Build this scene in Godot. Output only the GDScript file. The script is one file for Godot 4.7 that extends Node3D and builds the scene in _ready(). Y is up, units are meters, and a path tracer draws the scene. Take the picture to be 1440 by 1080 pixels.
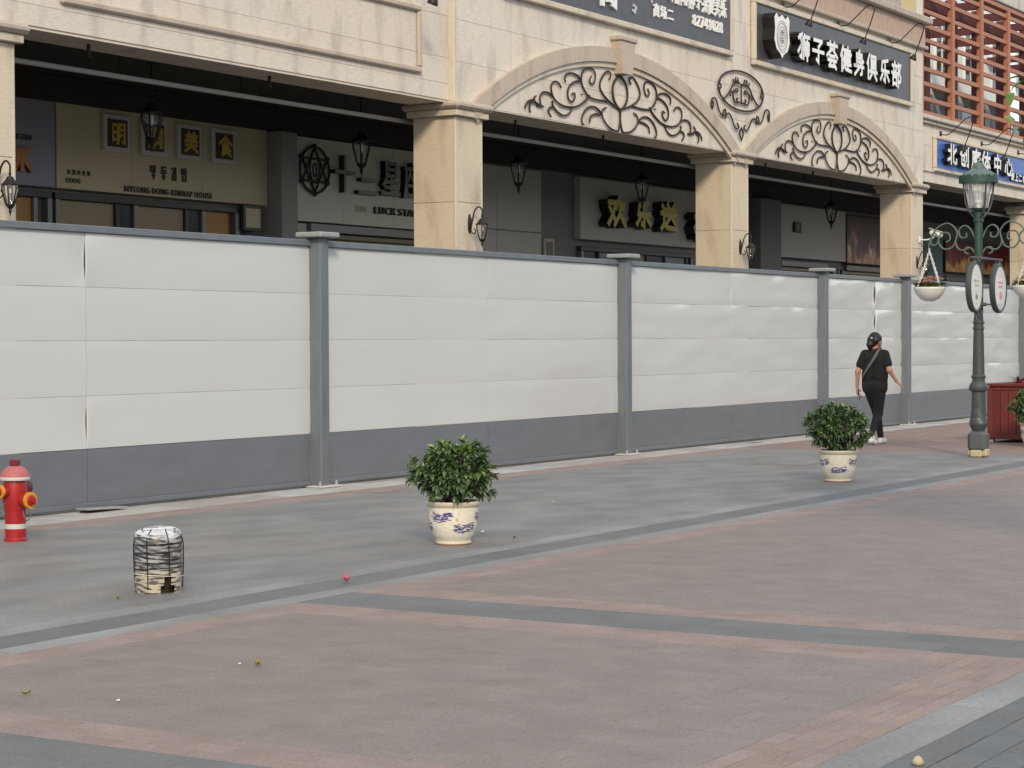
extends Node3D
# A pedestrian street: a grey and white site hoarding in front of a stone shopping arcade.

var M := {}
var T := {}
var counts := {}
var rng := RandomNumberGenerator.new()
var cam: Camera3D

# ---------------------------------------------------------------- naming and nodes
func numbered(parent: Node, called: String) -> String:
	var key = str(parent.get_instance_id()) + called
	if not counts.has(key):
		counts[key] = 0
		return called
	counts[key] += 1
	return "%s_%03d" % [called, counts[key]]

func base_of(n: Node) -> Vector3:
	var p = Vector3.ZERO
	while n != self and n is Node3D:
		p += n.position
		n = n.get_parent()
	return p

func add_to(parent: Node, o: Node3D, called: String) -> void:
	o.name = numbered(parent, called)
	parent.add_child(o, true)

func tag(o: Node, label: String, category: String, group := "") -> void:
	o.set_meta("label", label)
	o.set_meta("category", category)
	if group != "":
		o.set_meta("group", group)

func thing(called: String, label: String, category: String, at := Vector3.ZERO, group := "", turn := 0.0) -> Node3D:
	var o = Node3D.new()
	add_to(self, o, called)
	o.position = at
	o.rotation.y = turn
	tag(o, label, category, group)
	return o

func structure(called: String, at := Vector3.ZERO) -> Node3D:
	var o = Node3D.new()
	add_to(self, o, called)
	o.position = at
	o.set_meta("kind", "structure")
	return o

# a mesh given in the parent's own axes
func obj(called: String, mesh, m: Material, parent: Node, at := Vector3.ZERO) -> MeshInstance3D:
	var o = MeshInstance3D.new()
	if mesh is SurfaceTool:
		mesh.generate_normals()
		mesh = mesh.commit()
	o.mesh = mesh
	if m:
		for i in mesh.get_surface_count():
			o.set_surface_override_material(i, m)
	add_to(parent, o, called)
	o.position = at
	return o

# a mesh given in world axes (for things that are not turned)
func objw(called: String, mesh, m: Material, parent: Node) -> MeshInstance3D:
	return obj(called, mesh, m, parent, -base_of(parent))

# ---------------------------------------------------------------- shapes
func ST(smooth := false) -> SurfaceTool:
	var st = SurfaceTool.new()
	st.begin(Mesh.PRIMITIVE_TRIANGLES)
	st.set_smooth_group(0 if smooth else -1)
	return st

func tri(st: SurfaceTool, a: Vector3, b: Vector3, c: Vector3) -> void:
	st.add_vertex(a); st.add_vertex(b); st.add_vertex(c)

# a flat convex face, turned so that it looks away from the point c
func face(st: SurfaceTool, p: Array, c: Vector3) -> void:
	var n: Vector3 = (p[2] - p[0]).cross(p[1] - p[0])
	var flip = n.dot(p[0] - c) < 0.0
	for i in range(1, p.size() - 1):
		if flip:
			tri(st, p[0], p[i + 1], p[i])
		else:
			tri(st, p[0], p[i], p[i + 1])

func box(st: SurfaceTool, c: Vector3, s: Vector3, b := 0.0, basis := Basis.IDENTITY) -> void:
	var h = s * 0.5
	if b <= 0.0:
		for ax in 3:
			for sg in [-1.0, 1.0]:
				var p = []
				for k in [[-1, -1], [1, -1], [1, 1], [-1, 1]]:
					var v = Vector3.ZERO
					v[ax] = h[ax] * sg
					v[(ax + 1) % 3] = h[(ax + 1) % 3] * k[0]
					v[(ax + 2) % 3] = h[(ax + 2) % 3] * k[1]
					p.append(c + basis * v)
				face(st, p, c)
		return
	b = minf(b, minf(h.x, minf(h.y, h.z)) * 0.9)
	for ax in 3:
		var u = (ax + 1) % 3
		var w = (ax + 2) % 3
		for sg in [-1.0, 1.0]:
			var p = []
			for k in [[-1, -1], [1, -1], [1, 1], [-1, 1]]:
				var v = Vector3.ZERO
				v[ax] = h[ax] * sg
				v[u] = (h[u] - b) * k[0]
				v[w] = (h[w] - b) * k[1]
				p.append(c + basis * v)
			face(st, p, c)
			for sg2 in [-1.0, 1.0]:
				var e = []
				for k in [[0, -1], [0, 1], [1, 1], [1, -1]]:
					var v = Vector3.ZERO
					v[ax] = (h[ax] if k[0] == 0 else h[ax] - b) * sg
					v[u] = (h[u] - b if k[0] == 0 else h[u]) * sg2
					v[w] = (h[w] - b) * k[1]
					e.append(c + basis * v)
				face(st, e, c)
	for sx in [-1.0, 1.0]:
		for sy in [-1.0, 1.0]:
			for sz in [-1.0, 1.0]:
				face(st, [c + basis * Vector3(h.x * sx, (h.y - b) * sy, (h.z - b) * sz), c + basis * Vector3((h.x - b) * sx, h.y * sy, (h.z - b) * sz), c + basis * Vector3((h.x - b) * sx, (h.y - b) * sy, h.z * sz)], c)

func bx(c: Vector3, s: Vector3, b := 0.0, basis := Basis.IDENTITY) -> SurfaceTool:
	var st = ST()
	box(st, c, s, b, basis)
	return st

# box from its limits
func lim(x0, x1, y0, y1, z0, z1, b := 0.0) -> SurfaceTool:
	return bx(Vector3((x0 + x1) / 2.0, (y0 + y1) / 2.0, (z0 + z1) / 2.0), Vector3(absf(x1 - x0), absf(y1 - y0), absf(z1 - z0)), b)

func curve(p: Array, n := 4, closed := false) -> PackedVector3Array:
	var out = PackedVector3Array()
	var m = p.size()
	var last = m if closed else m - 1
	for i in last:
		var a: Vector3 = p[(i - 1 + m) % m] if closed or i > 0 else p[0]
		var b: Vector3 = p[i]
		var c: Vector3 = p[(i + 1) % m]
		var d: Vector3 = p[(i + 2) % m] if closed or i + 2 < m else p[m - 1]
		for k in n:
			out.append(b.cubic_interpolate(c, a, d, float(k) / n))
	out.append(p[0] if closed else p[m - 1])
	return out

func tube(st: SurfaceTool, pts, r0: float, sides := 6, r1 := -1.0) -> void:
	if r1 < 0.0:
		r1 = r0
	var n = pts.size()
	var up = Vector3.ZERO
	var rings = []
	for i in n:
		var t: Vector3 = (pts[mini(i + 1, n - 1)] - pts[maxi(i - 1, 0)]).normalized()
		if i == 0:
			up = t.cross(Vector3(0.31, 0.17, 0.93)).normalized()
			if up.length() < 0.1:
				up = t.cross(Vector3.RIGHT).normalized()
		else:
			up = (up - t * up.dot(t)).normalized()
		var side = t.cross(up)
		var r = lerpf(r0, r1, float(i) / maxf(n - 1, 1))
		var ring = []
		for k in sides:
			var a = TAU * k / sides
			ring.append(pts[i] + (up * cos(a) + side * sin(a)) * r)
		rings.append(ring)
	for i in n - 1:
		for k in sides:
			var k2 = (k + 1) % sides
			face(st, [rings[i][k], rings[i][k2], rings[i + 1][k2], rings[i + 1][k]], (pts[i] + pts[i + 1]) * 0.5)
	face(st, rings[0], pts[1])
	face(st, rings[n - 1], pts[n - 2])

func tb(pts, r0: float, sides := 6, r1 := -1.0) -> SurfaceTool:
	var st = ST(true)
	tube(st, pts, r0, sides, r1)
	return st

# profile: Vector2(radius, y); soft false keeps edges between the profile's segments
func lathe(st: SurfaceTool, c: Vector3, prof: Array, sides := 20, soft := false, flute := 0.0) -> void:
	var acc = 0.0
	for i in prof.size() - 1:
		var a: Vector2 = prof[i]
		var b: Vector2 = prof[i + 1]
		st.set_smooth_group(0 if soft else i + 1)
		var v0 = acc
		acc += a.distance_to(b)
		for k in sides:
			var q = []
			for e in [[a, k, v0], [a, k + 1, v0], [b, k + 1, acc], [b, k, acc]]:
				var an = TAU * e[1] / sides
				var r = e[0].x * (1.0 - flute * (e[1] % 2))
				q.append([c + Vector3(cos(an) * r, e[0].y, sin(an) * r), Vector2(float(e[1]) / sides, e[2])])
			var n: Vector3 = (q[2][0] - q[0][0]).cross(q[1][0] - q[0][0])
			if n.length() < 1e-12:
				n = (q[3][0] - q[0][0]).cross(q[2][0] - q[0][0])
			var an2 = TAU * (k + 0.5) / sides
			var d = b - a
			var out = Vector3(cos(an2) * d.y, -d.x, sin(an2) * d.y)
			var order = [0, 1, 2, 0, 2, 3] if n.dot(out) >= 0.0 else [0, 2, 1, 0, 3, 2]
			for o in order:
				st.set_uv(q[o][1])
				st.add_vertex(q[o][0])

func lt(prof: Array, sides := 20, soft := false, c := Vector3.ZERO, flute := 0.0) -> SurfaceTool:
	var st = ST()
	lathe(st, c, prof, sides, soft, flute)
	return st

# extruded outline (in x and y), the front at z = zf, the back at zb; two surfaces: front and sides
func plate(poly: PackedVector2Array, zf: float, zb: float, mf: Material, ms: Material, mesh: ArrayMesh = null) -> ArrayMesh:
	if mesh == null:
		mesh = ArrayMesh.new()
	var a = ST()
	var b = ST()
	plate_into(a, b, poly, zf, zb)
	a.generate_normals(); b.generate_normals()
	a.set_material(mf); b.set_material(ms)
	a.commit(mesh); b.commit(mesh)
	return mesh

func plate_into(a: SurfaceTool, b: SurfaceTool, poly: PackedVector2Array, zf: float, zb: float) -> void:
	var t = Geometry2D.triangulate_polygon(poly)
	for i in range(0, t.size(), 3):
		var p = [poly[t[i]], poly[t[i + 1]], poly[t[i + 2]]]
		face(a, [Vector3(p[0].x, p[0].y, zf), Vector3(p[1].x, p[1].y, zf), Vector3(p[2].x, p[2].y, zf)], Vector3(p[0].x, p[0].y, zf - 1.0))
		face(b, [Vector3(p[0].x, p[0].y, zb), Vector3(p[1].x, p[1].y, zb), Vector3(p[2].x, p[2].y, zb)], Vector3(p[0].x, p[0].y, zb + 1.0))
	var cw = Geometry2D.is_polygon_clockwise(poly)
	for i in poly.size():
		var p: Vector2 = poly[i]
		var q: Vector2 = poly[(i + 1) % poly.size()]
		var nrm = (q - p).orthogonal() * (1.0 if cw else -1.0)
		var m = (p + q) * 0.5
		face(b, [Vector3(p.x, p.y, zf), Vector3(q.x, q.y, zf), Vector3(q.x, q.y, zb), Vector3(p.x, p.y, zb)], Vector3(m.x + nrm.x, m.y + nrm.y, zf))

# a written character from brush strokes on a 100 x 100 grid (x right, y down, two digits each)
func strokes(s: String) -> Array:
	var out = []
	for part in s.split(";"):
		var line = PackedVector2Array()
		for w in part.strip_edges().split(" ", false):
			line.append(Vector2(w.substr(0, 2).to_float(), 100.0 - w.substr(2, 2).to_float()) / 100.0 - Vector2(0.5, 0.5))
		out.append(line)
	return out

func character(s: String, c: Vector3, wd: float, ht: float, pen: float, depth: float, mf: Material, ms: Material) -> ArrayMesh:
	var a = ST()
	var b = ST()
	var k = 0
	for line in strokes(s):
		var l2 = PackedVector2Array()
		for p in line:
			l2.append(Vector2(p.x * (wd - pen), p.y * (ht - pen)))
		for poly in Geometry2D.offset_polyline(l2, pen * 0.5, Geometry2D.JOIN_MITER, Geometry2D.END_SQUARE):
			if Geometry2D.is_polygon_clockwise(poly):
				continue
			plate_into(a, b, poly, depth - 0.0009 * k, 0.0)
			k += 1
	var mesh = ArrayMesh.new()
	a.generate_normals(); b.generate_normals()
	a.set_material(mf); b.set_material(ms)
	a.commit(mesh); b.commit(mesh)
	return mesh

func letter(called: String, s: String, at: Vector3, wd: float, ht: float, pen: float, depth: float, mf: Material, ms: Material, parent: Node) -> void:
	obj(called, character(s, at, wd, ht, pen, depth, mf, ms), null, parent, at - base_of(parent))

func text_line(called: String, s: String, at: Vector3, ht: float, m: Material, parent: Node, depth := 0.02, width := -1.0) -> void:
	var tm = TextMesh.new()
	var f = SystemFont.new()
	f.font_names = PackedStringArray(["Droid Sans"])
	f.font_weight = 700
	tm.font = f
	tm.text = s
	tm.font_size = 32
	tm.pixel_size = ht / 23.0
	tm.depth = depth
	tm.horizontal_alignment = HORIZONTAL_ALIGNMENT_CENTER
	var o = obj(called, tm, m, parent, at - base_of(parent))
	if width > 0.0:
		o.scale.x = width / maxf(tm.get_aabb().size.x, 0.01)

# ---------------------------------------------------------------- materials
func noise_tex(key: String, freq: float, lo: float, hi: float, octaves := 4, seed_ := 1, kind := FastNoiseLite.TYPE_SIMPLEX_SMOOTH, knee := -1.0) -> void:
	var n = FastNoiseLite.new()
	n.noise_type = kind
	n.seed = seed_
	n.frequency = freq
	n.fractal_octaves = octaves
	var t = NoiseTexture2D.new()
	t.width = 512; t.height = 512
	t.seamless = true
	t.noise = n
	var g = Gradient.new()
	if knee > 0.0:
		g.offsets = PackedFloat32Array([0.0, knee, 1.0])
		g.colors = PackedColorArray([Color(lo, lo, lo), Color(hi, hi, hi), Color(hi, hi, hi)])
	else:
		g.offsets = PackedFloat32Array([0.15, 0.85])
		g.colors = PackedColorArray([Color(lo, lo, lo), Color(hi, hi, hi)])
	t.color_ramp = g
	T[key] = t

func lin(r: float, g: float, b: float) -> Color:
	return Color(r, g, b).linear_to_srgb()

func mat(key: String, c: Color, rough: float, o := {}) -> StandardMaterial3D:
	var m = StandardMaterial3D.new()
	m.resource_name = key
	m.albedo_color = c
	m.roughness = rough
	m.metallic = o.get("metal", 0.0)
	m.metallic_specular = o.get("spec", 0.5)
	if o.has("tex"):
		m.albedo_texture = T[o.tex]
		m.uv1_triplanar = true
		m.uv1_world_triplanar = true
		m.uv1_scale = o.get("scale", Vector3.ONE)
	if o.has("bump"):
		m.heightmap_enabled = true
		m.heightmap_texture = T[o.get("bumptex", o.get("tex", "speckle"))]
		m.heightmap_scale = o.bump
		m.uv1_triplanar = true
		m.uv1_world_triplanar = true
		m.uv1_scale = o.get("scale", Vector3.ONE)
	if o.has("big"):
		m.detail_enabled = true
		m.detail_blend_mode = BaseMaterial3D.BLEND_MODE_MUL
		m.detail_albedo = T[o.big]
		m.detail_uv_layer = BaseMaterial3D.DETAIL_UV_2
		m.uv2_triplanar = true
		m.uv2_world_triplanar = true
		m.uv2_scale = o.get("bigscale", Vector3.ONE * 0.2)
	if o.has("coat"):
		m.clearcoat_enabled = true
		m.clearcoat = o.coat
		m.clearcoat_roughness = o.get("coatrough", 0.1)
	if o.get("vc", false):
		m.vertex_color_use_as_albedo = true
	if o.has("back"):
		m.backlight_enabled = true
		m.backlight = o.back
	M[key] = m
	return m

func make_materials() -> void:
	noise_tex("speckle", 0.09, 0.86, 1.0, 5, 3)
	noise_tex("grain", 0.25, 0.8, 1.0, 3, 5)
	noise_tex("blotch", 0.012, 0.9, 1.0, 5, 7)
	noise_tex("dust", 0.018, 0.93, 1.0, 6, 11)
	noise_tex("stria", 0.03, 0.93, 1.0, 5, 13)
	noise_tex("streak", 0.014, 0.86, 1.0, 6, 17, FastNoiseLite.TYPE_SIMPLEX_SMOOTH, 0.42)
	noise_tex("stain", 0.014, 0.85, 1.0, 6, 29)
	noise_tex("soft", 0.02, 0.96, 1.0, 4, 23)
	noise_tex("ripple", 0.01, 0.0, 1.0, 3, 19)
	var stone = {"tex": "stria", "scale": Vector3(0.35, 2.6, 0.35), "bump": 0.04, "big": "streak", "bigscale": Vector3(0.26, 0.07, 0.26)}
	var tones = [lin(0.72, 0.66, 0.575), lin(0.735, 0.675, 0.59), lin(0.705, 0.64, 0.555), lin(0.72, 0.655, 0.565), lin(0.71, 0.665, 0.59)]
	var tans = [lin(0.70, 0.60, 0.46), lin(0.68, 0.585, 0.45), lin(0.71, 0.615, 0.48)]
	for i in 3:
		mat("tan_stone%d" % i, tans[i], 0.7, stone)
	for i in 5:
		mat("stone%d" % i, tones[i], 0.75, stone)
	mat("stone_trim", lin(0.54, 0.455, 0.375), 0.7, stone)
	mat("stone_edge", lin(0.66, 0.585, 0.47), 0.6, stone)
	mat("joint", lin(0.5, 0.44, 0.36), 0.9)
	mat("ledge", lin(0.5, 0.43, 0.36), 0.8, {"tex": "stria", "scale": Vector3(0.6, 2, 0.6), "big": "streak", "bigscale": Vector3(0.8, 0.3, 0.8)})
	mat("pale_stone", lin(0.6, 0.57, 0.52), 0.75, stone)
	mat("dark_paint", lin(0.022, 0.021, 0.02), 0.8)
	mat("conduit", lin(0.42, 0.42, 0.4), 0.5)
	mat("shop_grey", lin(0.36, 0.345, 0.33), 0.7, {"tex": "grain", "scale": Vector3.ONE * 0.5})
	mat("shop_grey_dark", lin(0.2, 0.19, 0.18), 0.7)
	mat("shop_frame", lin(0.035, 0.033, 0.03), 0.4)
	mat("shop_frame_grey", lin(0.2, 0.2, 0.19), 0.4, {"metal": 0.5})
	mat("shutter", lin(0.2, 0.18, 0.11), 0.5, {"metal": 0.2})
	mat("shutter_tan", lin(0.3, 0.24, 0.15), 0.5)
	mat("iron", lin(0.024, 0.021, 0.02), 0.5, {"metal": 0.4})
	mat("iron_brown", lin(0.042, 0.028, 0.023), 0.6, {"metal": 0.3})
	mat("iron_rust", lin(0.04, 0.024, 0.018), 0.6, {"metal": 0.3})
	mat("board_dark", lin(0.075, 0.082, 0.095), 0.45, {"big": "blotch", "bigscale": Vector3.ONE * 0.5})
	mat("board_black", lin(0.066, 0.07, 0.076), 0.4, {"big": "blotch", "bigscale": Vector3.ONE * 0.4})
	mat("board_blue", lin(0.05, 0.155, 0.53), 0.4, {"big": "blotch", "bigscale": Vector3.ONE * 0.5})
	mat("board_cream", lin(0.5, 0.43, 0.28), 0.5)
	mat("board_blue_grey", lin(0.25, 0.25, 0.31), 0.5)
	mat("board_white_green", lin(0.55, 0.56, 0.45), 0.45)
	mat("board_grey", lin(0.46, 0.445, 0.41), 0.6)
	mat("letter_white", lin(0.8, 0.8, 0.8), 0.4)
	mat("letter_faded", lin(0.5, 0.52, 0.55), 0.6)
	mat("letter_black", lin(0.012, 0.012, 0.012), 0.5)
	mat("letter_gold", lin(0.5, 0.36, 0.06), 0.35, {"metal": 0.3})
	mat("letter_yellow", lin(0.55, 0.46, 0.06), 0.4)
	mat("letter_orange", lin(0.45, 0.14, 0.02), 0.4)
	mat("letter_bronze", lin(0.17, 0.16, 0.14), 0.4, {"metal": 0.3})
	mat("letter_brown", lin(0.05, 0.03, 0.02), 0.6)
	mat("letter_cyan", lin(0.15, 0.5, 0.5), 0.5)
	mat("letter_pink", lin(0.6, 0.3, 0.32), 0.5)
	mat("white_frame", lin(0.5, 0.5, 0.5), 0.5)
	mat("hoarding_white", lin(0.60, 0.63, 0.645), 0.16, {"spec": 0.6, "coat": 0.7, "coatrough": 0.07, "big": "dust", "bigscale": Vector3(0.25, 0.25, 0.25)})
	M.hoarding_white.detail_albedo = T.whiteish if T.has("whiteish") else null
	M.hoarding_white.detail_enabled = false
	mat("hoarding_grey", lin(0.16, 0.176, 0.203), 0.34, {"tex": "soft", "scale": Vector3(0.15, 0.4, 0.15)})
	mat("hoarding_post", lin(0.155, 0.18, 0.206), 0.4, {"big": "dust", "bigscale": Vector3(0.6, 0.15, 0.6)})
	mat("hoarding_cap", lin(0.32, 0.35, 0.36), 0.5, {"big": "dust", "bigscale": Vector3.ONE * 0.6})
	mat("galvanised", lin(0.4, 0.4, 0.4), 0.45, {"metal": 0.4})
	mat("timber", lin(0.40, 0.165, 0.09), 0.55, {"tex": "stria", "scale": Vector3(3, 0.5, 3)})
	mat("timber_dark", lin(0.1, 0.022, 0.02), 0.6)
	mat("white_wall", lin(0.75, 0.76, 0.76), 0.6)
	mat("window_glass", lin(0.1, 0.12, 0.13), 0.08)
	mat("curtain_grey", lin(0.3, 0.33, 0.35), 0.8)
	mat("banner_pink", lin(0.55, 0.03, 0.12), 0.6)
	mat("red_paint", lin(0.42, 0.018, 0.02), 0.35, {"tex": "speckle", "scale": Vector3.ONE * 3.0})
	mat("red_faded", lin(0.5, 0.14, 0.15), 0.6, {"tex": "speckle", "scale": Vector3.ONE * 4.0})
	mat("maroon", lin(0.16, 0.015, 0.03), 0.4)
	mat("yellow_paint", lin(0.62, 0.30, 0.02), 0.4)
	mat("white_paint", lin(0.66, 0.64, 0.6), 0.5, {"tex": "speckle", "scale": Vector3.ONE * 4.0})
	mat("steel", lin(0.3, 0.28, 0.26), 0.4, {"metal": 0.8})
	mat("slate_paint", lin(0.062, 0.075, 0.083), 0.45, {"tex": "speckle", "scale": Vector3.ONE * 2.0})
	mat("slate_paint_worn", lin(0.1, 0.112, 0.115), 0.6, {"tex": "blotch", "scale": Vector3.ONE * 2.0, "big": "streak", "bigscale": Vector3(3, 1, 3)})
	mat("green_paint", lin(0.03, 0.085, 0.06), 0.45, {"tex": "speckle", "scale": Vector3.ONE * 2.0})
	mat("green_pale", lin(0.11, 0.165, 0.145), 0.55, {"tex": "speckle", "scale": Vector3.ONE * 2.0})
	mat("cream_concrete", lin(0.55, 0.47, 0.3), 0.85, {"tex": "speckle", "scale": Vector3.ONE * 2.0})
	mat("white_plastic", lin(0.72, 0.72, 0.7), 0.45)
	mat("lamp_bulb", lin(0.85, 0.85, 0.82), 0.4)
	mat("soil", lin(0.03, 0.022, 0.015), 1.0)
	mat("bark", lin(0.09, 0.065, 0.045), 0.9)
	mat("leaf", Color.WHITE, 0.38, {"vc": true, "back": Color(0.25, 0.3, 0.1)})
	mat("planter_wood", lin(0.15, 0.022, 0.018), 0.5, {"tex": "stria", "scale": Vector3(2, 0.5, 2)})
	mat("planter_wood_b", lin(0.12, 0.018, 0.016), 0.5, {"tex": "stria", "scale": Vector3(2, 0.5, 2)})
	mat("skin", lin(0.45, 0.25, 0.17), 0.55, {"spec": 0.4})
	mat("black_cloth", lin(0.008, 0.008, 0.009), 0.9)
	mat("black_denim", lin(0.010, 0.011, 0.013), 0.9)
	mat("hair", lin(0.01, 0.008, 0.008), 0.5)
	mat("strap_grey", lin(0.1, 0.1, 0.105), 0.7)
	mat("shoe_white", lin(0.7, 0.7, 0.68), 0.6)
	mat("phone_black", lin(0.015, 0.012, 0.012), 0.15)
	mat("wrapper_pink", lin(0.5, 0.12, 0.17), 0.4)
	mat("paper_white", lin(0.75, 0.75, 0.72), 0.7)
	mat("dry_leaf", lin(0.3, 0.22, 0.05), 0.7)
	mat("green_leaf", lin(0.2, 0.24, 0.03), 0.6)
	mat("teal_wall", lin(0.12, 0.2, 0.19), 0.6)
	mat("orange_wood", lin(0.4, 0.2, 0.04), 0.5)
	mat("glass_dark", lin(0.03, 0.033, 0.035), 0.1)
	var g0 = mat("lantern_glass", Color(0.6, 0.6, 0.58, 0.1), 0.05)
	g0.transparency = BaseMaterial3D.TRANSPARENCY_ALPHA
	var g = mat("clear_glass", Color(0.92, 0.93, 0.93, 0.3), 0.05)
	g.transparency = BaseMaterial3D.TRANSPARENCY_ALPHA

func paper(w: int, h: int, bg: Color) -> Image:
	var im = Image.create(w, h, false, Image.FORMAT_RGB8)
	im.fill(bg)
	return im

func ink(im: Image, s: String, cx: float, cy: float, size: float, pen: int, c: Color) -> void:
	for l in strokes(s):
		for i in l.size() - 1:
			var a: Vector2 = Vector2(cx, cy) + Vector2(l[i].x, -l[i].y) * size
			var b: Vector2 = Vector2(cx, cy) + Vector2(l[i + 1].x, -l[i + 1].y) * size
			var n = int(a.distance_to(b)) + 1
			for k in n + 1:
				var p = a.lerp(b, float(k) / n)
				im.fill_rect(Rect2i(int(p.x) - pen / 2, int(p.y) - pen / 2, pen, pen), c)

func image_mat(key: String, im: Image, rough: float) -> StandardMaterial3D:
	var m = StandardMaterial3D.new()
	m.resource_name = key
	m.albedo_texture = ImageTexture.create_from_image(im)
	m.roughness = rough
	M[key] = m
	return m

# ---------------------------------------------------------------- paving
func on_screen(p: Vector3, border := 0.0) -> bool:
	var q = cam.transform.affine_inverse() * p
	if q.z > -0.5:
		return false
	var t = tan(deg_to_rad(cam.fov * 0.5))
	return absf(q.y / -q.z) < t + border and absf(q.x / -q.z) < t * 4.0 / 3.0 + border

func brick_mesh(w: float, d: float, ch: float) -> ArrayMesh:
	var st = ST()
	var c = Vector3(0, -0.02, 0)
	var hx = w * 0.5
	var hz = d * 0.5
	var top = [Vector3(-hx + ch, 0, -hz + ch), Vector3(hx - ch, 0, -hz + ch), Vector3(hx - ch, 0, hz - ch), Vector3(-hx + ch, 0, hz - ch)]
	var mid = [Vector3(-hx, -ch * 0.7, -hz), Vector3(hx, -ch * 0.7, -hz), Vector3(hx, -ch * 0.7, hz), Vector3(-hx, -ch * 0.7, hz)]
	face(st, top, c)
	for i in 4:
		var j = (i + 1) % 4
		face(st, [top[i], top[j], mid[j], mid[i]], c)
		face(st, [mid[i], mid[j], mid[j] + Vector3(0, -0.03, 0), mid[i] + Vector3(0, -0.03, 0)], c)
	st.generate_normals()
	return st.commit()

func pave(called: String, piece: String, x0: float, x1: float, z0: float, z1: float, bw: float, bd: float, along_x: bool, tints: Array, key: String, joint := 0.003, most := 300, uneven := 0.0012) -> void:
	var root = structure(called, Vector3((x0 + x1) / 2, 0, (z0 + z1) / 2))
	objw("bedding", lim(x0, x1, -0.05, -0.006, z0, z1), M[key + "_bed"], root)
	var rows = maxi(1, roundi((z1 - z0) / bd)) if along_x else maxi(1, roundi((x1 - x0) / bw))
	var list = []
	var eye = cam.position
	for r in rows:
		var off = (0.5 if r % 2 == 1 else 0.0)
		var step = bw if along_x else bd
		var a0 = x0 if along_x else z0
		var a1 = x1 if along_x else z1
		step = (a1 - a0) / maxf(1.0, roundf((a1 - a0) / step))
		var a = a0 - off * step
		while a < a1 - 0.01:
			var s0 = maxf(a, a0)
			var s1 = minf(a + step, a1)
			a += step
			if s1 - s0 < 0.02:
				continue
			var rw = ((z1 - z0) if along_x else (x1 - x0)) / rows
			var m0 = (z0 if along_x else x0) + rw * r
			var c = Vector3((s0 + s1) / 2, 0, m0 + rw / 2) if along_x else Vector3(m0 + rw / 2, 0, (s0 + s1) / 2)
			var sz = Vector3(s1 - s0, 1, rw) if along_x else Vector3(rw, 1, s1 - s0)
			var d = c.distance_to(eye) + (0.0 if on_screen(c, 0.004) else 1000.0)
			list.append([d, c, sz, rng.randi_range(0, tints.size() - 1), rng.randf_range(-uneven, 0.0), rng.randf_range(-0.004, 0.004), 0.007 if rng.randf() < 0.012 else 0.0])
	list.sort_custom(func(p, q): return p[0] < q[0])
	var mesh = brick_mesh(bw - joint, bd - joint, minf(0.003, joint))
	var rest = []
	var n = 0
	for e in list:
		var sc = Vector3((e[2].x - joint - e[6]) / (bw - joint), 1, (e[2].z - joint) / (bd - joint))
		var tr = Transform3D(Basis(Vector3.UP, e[5]) * Basis.from_scale(sc), e[1] + Vector3(-e[6] * 0.5, e[4], 0))
		if n < most and e[0] < 999.0:
			var o = MeshInstance3D.new()
			o.mesh = mesh
			o.set_surface_override_material(0, M["%s%d" % [key, e[3]]])
			add_to(root, o, piece)
			o.transform = tr
			o.position -= root.position
			n += 1
		else:
			rest.append([tr, tints[e[3]]])
	if rest.size():
		var mm = MultiMesh.new()
		mm.transform_format = MultiMesh.TRANSFORM_3D
		mm.use_colors = true
		mm.mesh = mesh
		mm.instance_count = rest.size()
		for i in rest.size():
			mm.set_instance_transform(i, rest[i][0].translated(-root.position))
			mm.set_instance_color(i, rest[i][1])
		var mi = MultiMeshInstance3D.new()
		mi.multimesh = mm
		mi.material_override = M[key + "_vc"]
		add_to(root, mi, "far_" + piece)
		mi.set_meta("kind", "stuff")

func paving_mats(key: String, tints: Array, rough: float, bed: Color, o: Dictionary) -> void:
	for i in tints.size():
		mat("%s%d" % [key, i], tints[i].linear_to_srgb(), rough, o)
	var v = o.duplicate()
	v.vc = true
	mat(key + "_vc", Color.WHITE, rough, v)
	mat(key + "_bed", bed.linear_to_srgb(), 0.95, o)

func vary(c: Color, n: int, amount: float) -> Array:
	var out = []
	for i in n:
		var k = 1.0 + (float(i) / (n - 1) - 0.5) * 2.0 * amount
		var w = 1.0 + (0.035 if i % 2 == 0 else -0.035) * amount * 6.0
		out.append(Color(c.r * k * w, c.g * k, c.b * k / w))
	return out

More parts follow.
